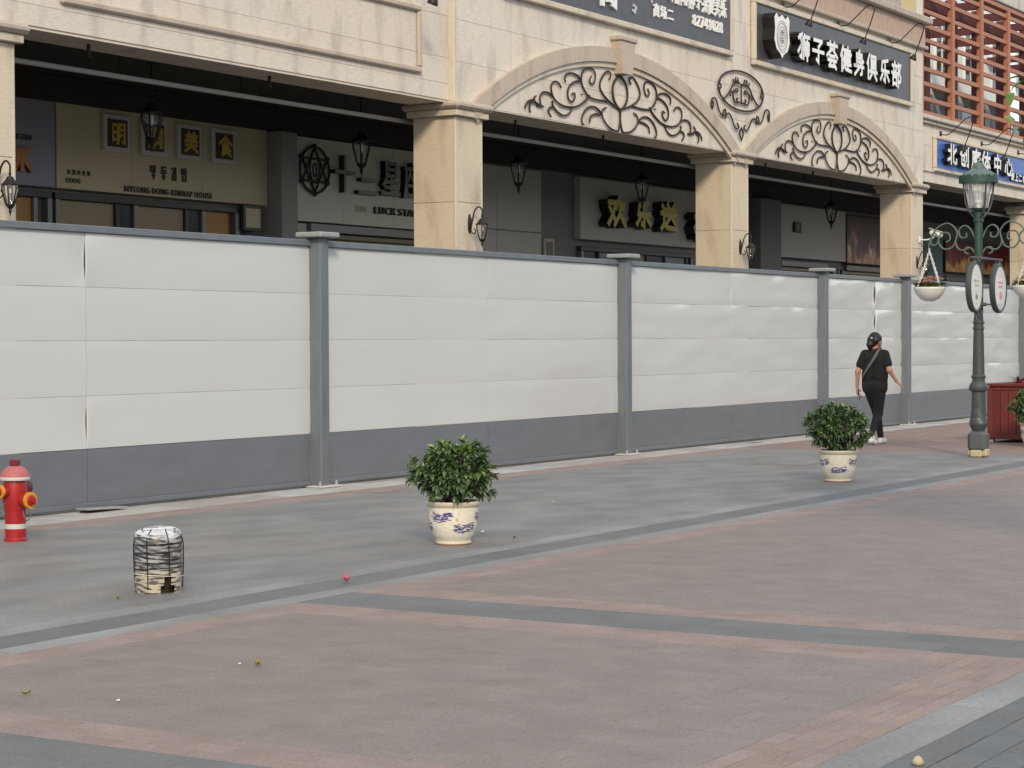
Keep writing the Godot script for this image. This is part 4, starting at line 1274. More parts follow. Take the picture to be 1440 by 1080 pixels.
func potted_bush(at: Vector3, label: String, s: float, turn: float, seed_: int, rx: float, ry: float, cy: float) -> void:
	var p = thing("potted_bush", label, "potted plant", at, "blue and white pots of green bushes", turn)
	obj("pot", lt([Vector2(0.148, 0.05), Vector2(0.165, 0.075), Vector2(0.187, 0.14), Vector2(0.198, 0.22), Vector2(0.200, 0.295)].map(func(v): return v * s), 36, true), M.pot_glaze, p)
	obj("pot_base", lt([Vector2(0.0, 0.0), Vector2(0.138, 0.0), Vector2(0.143, 0.012), Vector2(0.14, 0.03), Vector2(0.148, 0.0495)].map(func(v): return v * s), 36), M.pot_cream, p)
	obj("pot_rim", lt([Vector2(0.200, 0.296), Vector2(0.208, 0.302), Vector2(0.218, 0.322), Vector2(0.221, 0.334), Vector2(0.214, 0.342), Vector2(0.198, 0.338), Vector2(0.19, 0.31), Vector2(0.185, 0.28)].map(func(v): return v * s), 36, true), M.pot_cream, p)
	obj("foot_ring", lt([Vector2(0.1395, 0.001), Vector2(0.1435, 0.004), Vector2(0.1440, 0.010)].map(func(v): return v * s), 36), M.pot_foot, p)
	obj("soil", lt([Vector2(0.188 * s, 0.29 * s), Vector2(0.0, 0.305 * s)], 24, true), M.soil, p)
	bush(p, 0.29 * s, rx, ry, cy, 135, seed_)

# ---------------------------------------------------------------- street furniture
func make_hydrant() -> void:
	var h = thing("fire_hydrant", "red fire hydrant with faded pink cap and yellow ringed outlets in front of the hoarding", "fire hydrant", Vector3(12.12, 0, -12.06), "", 0.0)
	h.scale = Vector3(0.97, 0.97, 0.97)
	obj("foot", lt([Vector2(0.088, 0.03), Vector2(0.094, 0.02), Vector2(0.094, 0.0)], 24), M.red_paint, h)
	obj("barrel", lt([Vector2(0.087, 0.02), Vector2(0.086, 0.24), Vector2(0.094, 0.29), Vector2(0.103, 0.33), Vector2(0.103, 0.44), Vector2(0.093, 0.49), Vector2(0.091, 0.51)], 28, true), M.red_paint, h)
	obj("white_band", lt([Vector2(0.0875, 0.104), Vector2(0.0885, 0.106), Vector2(0.0885, 0.143), Vector2(0.0875, 0.145)], 28), M.white_paint, h)
	obj("flange", lt([Vector2(0.09, 0.505), Vector2(0.122, 0.508), Vector2(0.126, 0.52), Vector2(0.124, 0.537), Vector2(0.09, 0.54)], 28), M.white_paint, h)
	obj("cap", lt([Vector2(0.123, 0.5375), Vector2(0.12, 0.555), Vector2(0.098, 0.592), Vector2(0.066, 0.618), Vector2(0.045, 0.627), Vector2(0.0, 0.63)], 28, true), M.red_faded, h)
	var nb = obj("operating_nut", bx(Vector3(0, 0.655, 0), Vector3(0.072, 0.056, 0.072), 0.01), M.maroon, h)
	nb.rotation.y = 0.3
	# outlets: towards the viewer's side, to the far side and the back
	for e in [[1.62, 0.345, 0.066, 0.185, true], [3.25, 0.42, 0.052, 0.16, true], [-0.05, 0.44, 0.052, 0.155, false]]:
		var d = Vector3(cos(e[0]), 0, sin(e[0])).normalized()
		var st = ST()
		lathe(st, Vector3.ZERO, [Vector2(e[2] * 0.85, 0.06), Vector2(e[2] * 0.85, e[3] - 0.06), Vector2(e[2], e[3] - 0.055), Vector2(e[2], e[3] - 0.02)], 18)
		var o = obj("outlet", st, M.red_paint if e[4] else M.maroon, h, Vector3(0, e[1], 0))
		o.basis = Basis(d.cross(Vector3.UP).normalized(), d, d.cross(Vector3.UP).normalized().cross(d)).orthonormalized()
		var r2 = ST()
		lathe(r2, Vector3.ZERO, [Vector2(e[2], e[3] - 0.02), Vector2(e[2] * 1.06, e[3] - 0.015), Vector2(e[2] * 1.06, e[3] + 0.003), Vector2(e[2] * 0.7, e[3] + 0.006)], 18)
		obj("outlet_ring", r2, M.yellow_paint if e[4] else M.maroon, o)
		var c2 = ST()
		lathe(c2, Vector3.ZERO, [Vector2(e[2] * 0.7, e[3] + 0.004), Vector2(e[2] * 0.62, e[3] + 0.02), Vector2(e[2] * 0.3, e[3] + 0.024), Vector2(e[2] * 0.3, e[3] + 0.045), Vector2(0, e[3] + 0.046)], 14)
		obj("outlet_cap", c2, M.red_paint if e[4] else M.maroon, o)
		if e[4]:
			var q = Vector3(0, e[1], 0) + d * 0.15
			var ch = ST(true)
			var pts = curve([q + Vector3(0, -0.06, 0), q + Vector3(0.02, -0.13, 0.01), q + Vector3(-0.01, -0.17, 0.0), q + Vector3(-0.04, -0.14, 0.0), Vector3(0, e[1] - 0.09, 0) + d * 0.09], 6)
			for i in range(0, pts.size() - 1):
				tube(ch, [pts[i].lerp(pts[i + 1], 0.05), pts[i].lerp(pts[i + 1], 0.8)], 0.006 if i % 2 else 0.004, 5)
			obj("chain", ch, M.steel, h)

func make_bollard() -> void:
	var b = thing("wrapped_bollard", "short round bollard wrapped in torn black and white plastic film", "bollard", Vector3(10.1, 0, -8.79))
	var n = FastNoiseLite.new()
	n.seed = 21
	n.frequency = 6.0
	# the print of the wrap: long creased streaks of black and white film
	var im = paper(256, 256, Color.WHITE)
	var f = FastNoiseLite.new()
	f.seed = 31
	f.frequency = 0.02
	f.fractal_octaves = 4
	for y in 256:
		for x in 256:
			var v = f.get_noise_2d(x * 1.3 + sin(y * 0.11) * 9.0, y * 3.4 + 16.0 * sin(x * 0.0491)) * 1.6
			var k = clampf(0.55 + v * 1.25, 0.0, 1.0)
			var c = Color(0.2, 0.2, 0.205).lerp(Color(0.74, 0.74, 0.75), clampf(k * 0.75 + 0.3 * f.get_noise_2d(x * 0.4 + 300, y * 0.5) + 0.12, 0.0, 1.0))
			if y > 150:
				c = c.lerp(Color(0.74, 0.7, 0.6) if v > -0.12 else Color(0.4, 0.35, 0.3), clampf((y - 150) / 30.0, 0, 1) * clampf(0.55 + v * 1.4, 0, 0.9))
			if y < 40:
				c = c.lerp(Color(0.8, 0.81, 0.83), clampf((40 - y) / 30.0 + v, 0, 0.9))
			im.set_pixel(x, y, c)
	var m = image_mat("film", im, 0.3)
	m.clearcoat_enabled = true
	m.clearcoat = 0.4
	var st = ST(true)
	var prof = [Vector2(0.148, 0.0), Vector2(0.152, 0.05), Vector2(0.154, 0.12), Vector2(0.15, 0.2), Vector2(0.153, 0.28), Vector2(0.151, 0.35), Vector2(0.142, 0.385), Vector2(0.11, 0.402), Vector2(0.0, 0.405)]
	var nk = 40
	var ring = func(i: int, k: int) -> Vector3:
		var a = TAU * k / nk
		var dr = n.get_noise_3d(cos(a) * 0.3, prof[i].y * 1.6, sin(a) * 0.3) * 0.012 + 0.004 * sin(a * 5.0)
		var rr = maxf(prof[i].x + dr, 0.0) if i < 8 else 0.0
		return Vector3(cos(a) * rr, prof[i].y + (0.012 * cos(a + 0.6) if i > 5 else 0.0), sin(a) * rr)
	for i in 8:
		for k in nk:
			var ang = fposmod(TAU * (k + 0.5) / nk - 2.02, TAU)
			if ang > PI: ang -= TAU
			# torn mouth low on the side that faces the street
			if (i == 0 and absf(ang) < 0.3) or (i == 1 and absf(ang) < 0.12):
				continue
			var uv = []
			for e in [[i, k], [i, k + 1], [i + 1, k + 1], [i + 1, k]]:
				uv.append([ring.call(e[0], e[1]), Vector2(float(e[1]) / nk, 1.0 - prof[e[0]].y / 0.42)])
			for o in [0, 1, 2, 0, 2, 3]:
				st.set_uv(uv[o][1])
				st.add_vertex(uv[o][0])
	obj("plastic_wrap", st, m, b)
	obj("core", lt([Vector2(0.10, 0.0), Vector2(0.105, 0.05), Vector2(0.125, 0.12), Vector2(0.125, 0.36), Vector2(0.0, 0.38)], 24), M.soil, b)
	for k in 7:
		var a = TAU * k / 7.0 + 0.2
		obj("tie_cord", tb(curve([Vector3(cos(a) * 0.153, 0.03, sin(a) * 0.153), Vector3(cos(a) * 0.160, 0.18, sin(a) * 0.160), Vector3(cos(a + 0.03) * 0.156, 0.34, sin(a + 0.03) * 0.156), Vector3(cos(a) * 0.10, 0.408, sin(a) * 0.10)], 4), 0.004, 5), M.phone_black, b)
	for e in [[0.15, 0.05], [0.19, -0.03], [0.235, 0.06], [0.27, -0.05], [0.31, 0.03], [0.11, 0.04]]:
		var p = []
		for k in 31:
			var a = TAU * k / 30.0
			p.append(Vector3(cos(a) * 0.159, e[0] + e[1] * 0.3 * sin(a + e[0] * 40.0), sin(a) * 0.159))
		obj("tape_strand", tb(p, 0.003, 4), M.phone_black if e[0] > 0.14 else M.paper_white, b)
	var flap = sheet(-0.06, 0.07, 0.0, 0.05, 0.0, 0.01, 0.0, 0.0, 5)
	var fo = obj("torn_flap", flap, M.paper_white, b, Vector3(0.04, 0.372, 0.06))
	fo.rotation = Vector3(-1.1, 0.5, 0.1)

func make_street_lamp() -> void:
	var base = Vector3(27.0, 0, -9.01)
	var l = thing("street_lamp", "ornate cast iron street lamp, slate grey below and green above, with scroll arms", "street lamp", base)
	l.scale.y = 0.965
	obj("footing", bx(Vector3(0, 0.22, 0), Vector3(0.25, 0.29, 0.25), 0.05), M.slate_paint_worn, l)
	var chip = ST()
	var cr = RandomNumberGenerator.new()
	cr.seed = 12
	for k in 4:
		var a = k * PI / 2
		box(chip, Vector3(sin(a) * 0.055, 0.05 + cr.randf() * 0.015, cos(a) * 0.055), Vector3(0.16, 0.1 + cr.randf() * 0.03, 0.16), 0.02)
	obj("bare_concrete", chip, M.cream_concrete, l)
	obj("base", lt([Vector2(0.085, 0.36), Vector2(0.09, 0.37), Vector2(0.13, 0.455), Vector2(0.13, 0.475), Vector2(0.112, 0.55), Vector2(0.1, 0.68), Vector2(0.094, 0.92)], 8), M.slate_paint, l)
	obj("collar", lt([Vector2(0.09, 0.92), Vector2(0.115, 0.925), Vector2(0.128, 0.95), Vector2(0.128, 0.985), Vector2(0.105, 1.03), Vector2(0.085, 1.06), Vector2(0.085, 1.1), Vector2(0.098, 1.115), Vector2(0.098, 1.135), Vector2(0.085, 1.15)], 20), M.slate_paint, l)
	obj("shaft", lt([Vector2(0.085, 1.148), Vector2(0.068, 1.93)], 16, false, Vector3.ZERO, 0.06), M.slate_paint, l)
	for y in [1.79, 1.87]:
		obj("ring", lt([Vector2(0.065, y - 0.005), Vector2(0.08, y), Vector2(0.08, y + 0.025), Vector2(0.065, y + 0.03)], 18), M.slate_paint, l)
	# rope-twisted part
	var tw = ST(true)
	for k in 6:
		var p = []
		for i in 25:
			var a = TAU * k / 6.0 + i * 0.28
			p.append(Vector3(cos(a) * 0.04, 1.9 + i * 0.035, sin(a) * 0.04))
		tube(tw, p, 0.024, 5)
	obj("twisted_shaft", tw, M.slate_paint, l)
	obj("upper_shaft", lt([Vector2(0.06, 2.74), Vector2(0.06, 2.78), Vector2(0.052, 2.8), Vector2(0.052, 3.28), Vector2(0.07, 3.29), Vector2(0.07, 3.33), Vector2(0.055, 3.34), Vector2(0.055, 3.42), Vector2(0.1, 3.45), Vector2(0.12, 3.475), Vector2(0.0, 3.48)], 14), M.green_paint, l)
	obj("lamp_glass", lt([Vector2(0.125, 3.482), Vector2(0.185, 3.84)], 6), M.clear_glass, l)
	for k in 6:
		var a = TAU * k / 6.0
		var d = Vector3(cos(a), 0, sin(a))
		obj("glass_bar", tb([d * 0.127 + Vector3(0, 3.475, 0), d * 0.188 + Vector3(0, 3.845, 0)], 0.005, 5), M.white_plastic, l)
	for k in 4:
		var a = TAU * (k + 0.5) / 4.0
		var d = Vector3(cos(a), 0, sin(a))
		obj("cradle_bar", tb(curve([d * 0.06 + Vector3(0, 3.34, 0), d * 0.15 + Vector3(0, 3.45, 0), d * 0.2 + Vector3(0, 3.6, 0), d * 0.225 + Vector3(0, 3.86, 0)], 4), 0.013, 6), M.slate_paint, l)
	var roof = ST()
	lathe(roof, Vector3.ZERO, [Vector2(0.19, 3.86), Vector2(0.255, 3.90), Vector2(0.235, 3.94), Vector2(0.16, 3.995), Vector2(0.1, 4.02), Vector2(0.085, 4.03), Vector2(0.08, 4.07), Vector2(0.055, 4.105), Vector2(0.02, 4.12), Vector2(0.014, 4.145), Vector2(0.024, 4.16), Vector2(0.0, 4.2)], 24)
	obj("roof", roof, M.green_pale, l)
	var sk = ST()
	for k in 48:
		var p = []
		for e in [[k, 0], [k + 1, 0], [k + 1, 1], [k, 1]]:
			var a = TAU * e[0] / 48.0
			var sc = 0.045 * absf(sin(a * 9.0))
			p.append(Vector3(cos(a) * 0.262, 3.83 if e[1] == 0 else 3.90 + sc, sin(a) * 0.262))
		face(sk, p, Vector3(0, 3.87, 0))
	obj("scalloped_rim", sk, M.green_paint, l)
	obj("rim_ceiling", lt([Vector2(0.0, 3.855), Vector2(0.262, 3.832)], 24), M.green_paint, l)
	obj("bulb_holder", lt([Vector2(0.03, 3.48), Vector2(0.03, 3.54), Vector2(0.055, 3.55), Vector2(0.055, 3.59), Vector2(0.0, 3.6)], 14), M.lamp_bulb, l)
	for k in 4:
		var a = TAU * k / 4.0 + 0.4
		obj("bulb_tube", tb([Vector3(cos(a) * 0.028, 3.59, sin(a) * 0.028), Vector3(cos(a) * 0.028, 3.72, sin(a) * 0.028)], 0.012, 8), M.lamp_bulb, l)
	# scroll arms, towards the street and towards the arcade
	for m in [1.0, -1.0]:
		for c in [
			[[0.05, 3.06], [0.12, 3.2], [0.2, 3.24], [0.27, 3.18], [0.25, 3.08], [0.17, 3.08], [0.17, 3.14]],
			[[0.12, 2.93], [0.25, 2.9], [0.32, 3.0], [0.3, 3.16], [0.42, 3.28], [0.58, 3.22], [0.68, 3.05], [0.7, 2.93]],
			[[0.3, 3.1], [0.36, 2.95], [0.48, 2.92], [0.56, 3.02], [0.52, 3.14], [0.42, 3.14], [0.4, 3.05], [0.46, 3.02]],
			[[0.62, 3.16], [0.56, 3.08], [0.6, 2.98], [0.67, 3.0], [0.66, 3.07]],
			[[0.055, 2.85], [0.1, 2.92], [0.17, 2.93], [0.19, 2.87], [0.14, 2.84]],
		]:
			var p = []
			for q in c:
				p.append(Vector3(0.0, q[1], q[0] * m))
			obj("scroll", tb(curve(p, 5), 0.012, 6), M.green_pale, l)
		obj("hook", tb([Vector3(0, 2.94, 0.7 * m), Vector3(0, 2.90, 0.69 * m)], 0.008, 5), M.green_pale, l)
	# sign bar and its two discs
	obj("sign_bar", bx(Vector3(0, 2.77, 0.11), Vector3(1.3, 0.03, 0.03), 0.006), M.slate_paint, l)
	obj("sign_bar", bx(Vector3(0, 2.134, 0.11), Vector3(0.42, 0.025, 0.025), 0.005), M.slate_paint, l)
	obj("bar_bracket", bx(Vector3(0, 2.77, 0.075), Vector3(0.05, 0.05, 0.06), 0.006), M.slate_paint, l)
	obj("bar_bracket", bx(Vector3(0, 2.134, 0.075), Vector3(0.05, 0.05, 0.06), 0.006), M.slate_paint, l)
	var teal = Color(0.1, 0.4, 0.4)
	var rose = Color(0.75, 0.15, 0.3)
	for i in 2:
		var im = paper(256, 256, Color(0.86, 0.86, 0.85))
		var col = teal if i == 0 else rose
		var chars = ["ming", "mei", "zhong", "xin", "ti", "bei", "shang", "qing"]
		for k in 6:
			ink(im, HAN[chars[(k + i * 2) % 8]], 83 + k * 18, 96, 15, 2 + i, col)
		for k in 5:
			ink(im, HAN[chars[(k + 3 + i) % 8]], 92 + k * 18, 120, 15, 2 + i, col)
		for k in 7:
			im.fill_rect(Rect2i(100 + k * 8, 60, 5, 3), Color(0.5, 0.5, 0.5))
			im.fill_rect(Rect2i(88 + k * 12, 222, 9, 3), Color(0.5, 0.5, 0.5))
		var r = RandomNumberGenerator.new()
		r.seed = 50 + i
		for k in 240:
			var a = r.randf() * TAU
			var d = sqrt(r.randf()) * 30.0
			var c = Color(0.85, 0.25 + r.randf() * 0.3, 0.4) if i == 1 else Color(0.1, 0.35 + r.randf() * 0.3, 0.35)
			var px = 128 + cos(a) * d
			var py = (168 if i else 184) + sin(a) * d * (0.75 if i else 0.5)
			im.fill_rect(Rect2i(int(px), int(py), 4, 3), c)
		im.fill_rect(Rect2i(124, 178, 4, 26) if i else Rect2i(112, 152, 5, 30), Color(0.25, 0.2, 0.22))
		if i == 0:
			im.fill_rect(Rect2i(128, 158, 7, 24), Color(0.2, 0.22, 0.24))
		var m = image_mat("disc_print%d" % i, im, 0.35)
		var sx = -0.5 if i == 0 else 0.5
		var d2 = thing("round_sign", ["round white sign with teal print hung on the street lamp", "round white sign with pink print hung on the street lamp"][i], "sign", base + Vector3(sx, 2.285, 0.11), "round signs on the lamp post", 0.08 - 0.02 * i)
		var ri = ST()
		lathe(ri, Vector3.ZERO, [Vector2(0.30, 0.035), Vector2(0.325, 0.04), Vector2(0.34, 0.02), Vector2(0.34, -0.02), Vector2(0.325, -0.04), Vector2(0.0, -0.035)], 40)
		var ro = obj("rim", ri, M.slate_paint, d2)
		ro.rotation.x = PI / 2
		var disc = ST()
		for k in 40:
			for e in [[0.0, 0.0], [k + 1, 0.305], [k, 0.305]]:
				var a = TAU * e[0] / 40.0
				disc.set_uv(Vector2(0.5 + cos(a) * e[1] / 0.61, 0.5 - sin(a) * e[1] / 0.61))
				disc.add_vertex(Vector3(cos(a) * e[1], sin(a) * e[1], 0.03))
		obj("face", disc, m, d2)
		obj("hanger", bx(Vector3(0, 0.345, 0), Vector3(0.06, 0.03, 0.03), 0.006), M.slate_paint, d2)
	# hanging baskets
	for m in [-1.0, 1.0]:
		var hb = thing("hanging_basket", "white bowl of pink flowers hanging on chains from the lamp arm over the walkway" if m < 0 else "white bowl of pink flowers hanging from the lamp's street side arm", "hanging basket", base + Vector3(0, 2.11, 0.69 * m), "flower bowls hung from the lamp")
		obj("bowl", lt([Vector2(0.0, 0.0), Vector2(0.06, 0.003), Vector2(0.13, 0.04), Vector2(0.185, 0.1), Vector2(0.215, 0.165), Vector2(0.222, 0.19), Vector2(0.215, 0.195), Vector2(0.2, 0.17)], 32, true), M.white_plastic, hb)
		obj("soil", lt([Vector2(0.205, 0.172), Vector2(0.0, 0.18)], 24, true), M.soil, hb)
		for k in 4:
			var a = TAU * k / 4.0 + 0.5
			var ch = ST(true)
			var p0 = Vector3(cos(a) * 0.21, 0.19, sin(a) * 0.21)
			var p1 = Vector3(0, 0.69, 0)
			for i in 16:
				var q0 = p0.lerp(p1, i / 16.0 - 0.012)
				var q1 = p0.lerp(p1, (i + 1) / 16.0 + 0.012)
				var s = Vector3(0.011, 0, 0) if i % 2 else Vector3(0, 0, 0.011)
				tube(ch, [q0, q0.lerp(q1, 0.3) + s, q0.lerp(q1, 0.7) + s, q1], 0.0055, 4)
				tube(ch, [q0, q0.lerp(q1, 0.3) - s, q0.lerp(q1, 0.7) - s, q1], 0.0055, 4)
			obj("chain", ch, M.white_plastic, hb)
		obj("hook_ring", tb(ellipse(Vector3(0, 0.7, 0), 0.015, 0.022, 10), 0.006, 5), M.white_plastic, hb)
		var r = RandomNumberGenerator.new()
		r.seed = 90 + int(m)
		var st = ST()
		for k in 220:
			var a = r.randf() * TAU
			var d = sqrt(r.randf()) * 0.2
			var dirv = Vector3(cos(a) * 0.6, r.randf_range(0.2, 1.0), sin(a) * 0.6).normalized()
			var g = r.randf_range(0.7, 1.3)
			var cc = Color(0.1 * g, 0.15 * g, 0.035 * g) if r.randf() < 0.8 else Color(0.2 * g, 0.12 * g, 0.04 * g)
			leaf(st, Vector3(cos(a) * d, 0.18 + r.randf() * 0.05, sin(a) * d), dirv, Vector3.UP, 0.06, 0.035, cc, 0.4)
		for k in 26:
			var a = r.randf() * TAU
			var d = sqrt(r.randf()) * 0.19
			var c = Vector3(cos(a) * d, 0.26 + r.randf() * 0.06 - d * 0.15, sin(a) * d)
			for j in 7:
				var b = TAU * j / 7.0
				leaf(st, c, Vector3(cos(b), 0.5, sin(b)).normalized(), Vector3.UP, 0.048, 0.04, Color(0.72, 0.34 + 0.15 * r.randf(), 0.36), -0.3)
		var fo = obj("flowers", st, M.leaf, hb)
		fo.set_meta("kind", "stuff")

func make_planter() -> void:
	var p = thing("wooden_planter", "tall red brown plank planter box with a red leaved plant behind the street lamp", "planter", Vector3(31.5, 0, -9.55))
	# local box: x 30.9 to 32.3, z -10.15 to -8.9
	var x0 = -0.62; var x1 = 0.7; var z0 = -0.62; var z1 = 0.66; var h = 0.9
	for e in [[x0, x1, z0, z1]]:
		for i in 9:
			var a = lerpf(z0 + 0.08, z1 - 0.08, i / 9.0)
			var b = lerpf(z0 + 0.08, z1 - 0.08, (i + 1) / 9.0)
			obj("plank", lim(x0 + 0.012, x0 + 0.04, 0.13, h - 0.1, a + 0.002, b - 0.002, 0.004), M.planter_wood if i % 3 else M.planter_wood_b, p)
			obj("plank", lim(x1 - 0.04, x1 - 0.012, 0.13, h - 0.1, a + 0.002, b - 0.002, 0.004), M.planter_wood, p)
			a = lerpf(x0 + 0.08, x1 - 0.08, i / 9.0)
			b = lerpf(x0 + 0.08, x1 - 0.08, (i + 1) / 9.0)
			obj("plank", lim(a + 0.002, b - 0.002, 0.13, h - 0.1, z1 - 0.04, z1 - 0.012, 0.004), M.planter_wood if i % 3 else M.planter_wood_b, p)
			obj("plank", lim(a + 0.002, b - 0.002, 0.13, h - 0.1, z0 + 0.012, z0 + 0.04, 0.004), M.planter_wood, p)
	for e in [[x0, z0], [x0, z1 - 0.09], [x1 - 0.09, z0], [x1 - 0.09, z1 - 0.09]]:
		obj("corner_post", lim(e[0], e[0] + 0.09, 0.05, h - 0.05, e[1], e[1] + 0.09, 0.006), M.planter_wood, p)
		obj("foot", lim(e[0] + 0.02, e[0] + 0.12, 0.0, 0.048, e[1] + 0.01, e[1] + 0.09, 0.006), M.white_paint, p)
	for y in [[0.052, 0.128], [h - 0.098, h - 0.04]]:
		obj("rail", lim(x0 + 0.004, x0 + 0.05, y[0], y[1], z0 + 0.092, z1 - 0.092, 0.006), M.planter_wood, p)
		obj("rail", lim(x1 - 0.05, x1 - 0.004, y[0], y[1], z0 + 0.092, z1 - 0.092, 0.006), M.planter_wood, p)
		obj("rail", lim(x0 + 0.092, x1 - 0.092, y[0], y[1], z1 - 0.05, z1 - 0.004, 0.006), M.planter_wood, p)
		obj("rail", lim(x0 + 0.092, x1 - 0.092, y[0], y[1], z0 + 0.004, z0 + 0.05, 0.006), M.planter_wood, p)
	var cap = ST()
	for e in [[x0 - 0.03, x1 + 0.03, z0 - 0.03, z0 + 0.07], [x0 - 0.03, x1 + 0.03, z1 - 0.07, z1 + 0.03], [x0 - 0.03, x0 + 0.07, z0 + 0.072, z1 - 0.072], [x1 - 0.07, x1 + 0.03, z0 + 0.072, z1 - 0.072]]:
		obj("cap_rail", lim(e[0], e[1], h - 0.038, h + 0.01, e[2], e[3], 0.008), M.planter_wood, p)
	obj("soil", lim(x0 + 0.05, x1 - 0.05, 0.2, h - 0.06, z0 + 0.05, z1 - 0.05), M.soil, p)
	var r = RandomNumberGenerator.new()
	r.seed = 61
	var st = ST()
	for k in 16:
		var c = Vector3(r.randf_range(-0.4, 0.45), h - 0.05, r.randf_range(-0.3, 0.5))
		for j in 15:
			var a = TAU * j / 15.0 + r.randf()
			var d = Vector3(cos(a) * 0.7, r.randf_range(0.5, 1.5), sin(a) * 0.7).normalized()
			var g = r.randf_range(0.6, 1.3)
			leaf(st, c, d, Vector3.UP, r.randf_range(0.16, 0.28), 0.03, Color(0.26 * g, 0.03 * g, 0.06 * g), 0.7)
	var f = obj("red_leaves", st, M.leaf, p)
	f.set_meta("kind", "stuff")

func make_tree() -> void:
	var at = Vector3(13.985, 0, -2.985)
	var t = thing("street_tree", "light green tree whose leaf tips reach into view at the timber screen", "tree", at)
	obj("trunk", tb(curve([Vector3(0, 0, 0), Vector3(0.05, 1.5, 0.04), Vector3(-0.03, 2.9, -0.05), Vector3(-0.1, 4.4, 0.05), Vector3(0, 5.4, 0)], 5), 0.13, 10, 0.05), M.bark, t)
	var limbs = ST(true)
	var st = ST()
	var r = RandomNumberGenerator.new()
	r.seed = 5
	for k in 40:
		var a = TAU * k / 40.0 * 3.0 + r.randf()
		var y = lerpf(2.3, 5.4, k / 39.0)
		var L = r.randf_range(0.7, 1.35)
		var e = Vector3(cos(a) * L, y + r.randf_range(0.1, 0.6), sin(a) * L)
		tube(limbs, curve([Vector3(0, y - 0.4, 0), e * Vector3(0.5, 1, 0.5) + Vector3(0, -0.1, 0), e], 4), 0.035, 5, 0.008)
		for j in 46:
			var q = e * r.randf_range(0.45, 1.05)
			q.y = e.y + r.randf_range(-0.3, 0.3)
			q += Vector3(r.randf_range(-0.2, 0.2), 0, r.randf_range(-0.2, 0.2))
			var d = Vector3(r.randf_range(-1, 1), r.randf_range(-0.8, 0.4), r.randf_range(-1, 1)).normalized()
			var g = r.randf_range(0.7, 1.3)
			leaf(st, q, d, Vector3.UP, r.randf_range(0.1, 0.17), r.randf_range(0.045, 0.065), Color(0.11 * g, 0.2 * g, 0.035 * g), 0.4)
	obj("limbs", limbs, M.bark, t)
	var c = obj("crown", st, M.leaf, t)
	c.set_meta("kind", "stuff")
	var says = ["tree across the street, opposite the dark signboards", "tree across the street, opposite the timber screen", "tree far along the opposite side of the street"]
	for i in 3:
		var d = t.duplicate()
		d.name = "street_tree_%03d" % (i + 1)
		add_child(d)
		d.position = Vector3([52.0, 66.0, 84.0][i], 0, [9.0, 10.0, 9.5][i])
		d.rotation.y = i * 2.0
		d.scale = Vector3(1.5, 1.3, 1.5)
		d.set_meta("label", says[i])

func scrap(called: String, label: String, cat: String, at: Vector3, size: Vector2, m: Material, turn: float, lift := 0.02) -> void:
	var o = thing(called, label, cat, at, "", turn)
	var st = ST(true)
	var g = []
	for j in 4:
		for i in 6:
			var u = i / 5.0
			var v = j / 3.0
			var w = sin(PI * clampf(u, 0.06, 0.94)) * size.y
			g.append(Vector3((u - 0.5) * size.x, 0.004 + lift * (absf(v - 0.5) * 1.2 + pow(absf(u - 0.4), 2.0) * 1.6), (v - 0.5) * w))
	for j in 3:
		for i in 5:
			face(st, [g[j * 6 + i], g[j * 6 + i + 1], g[j * 6 + i + 7], g[j * 6 + i + 6]], Vector3(0, -1, 0))
	obj("blade", st, m, o)

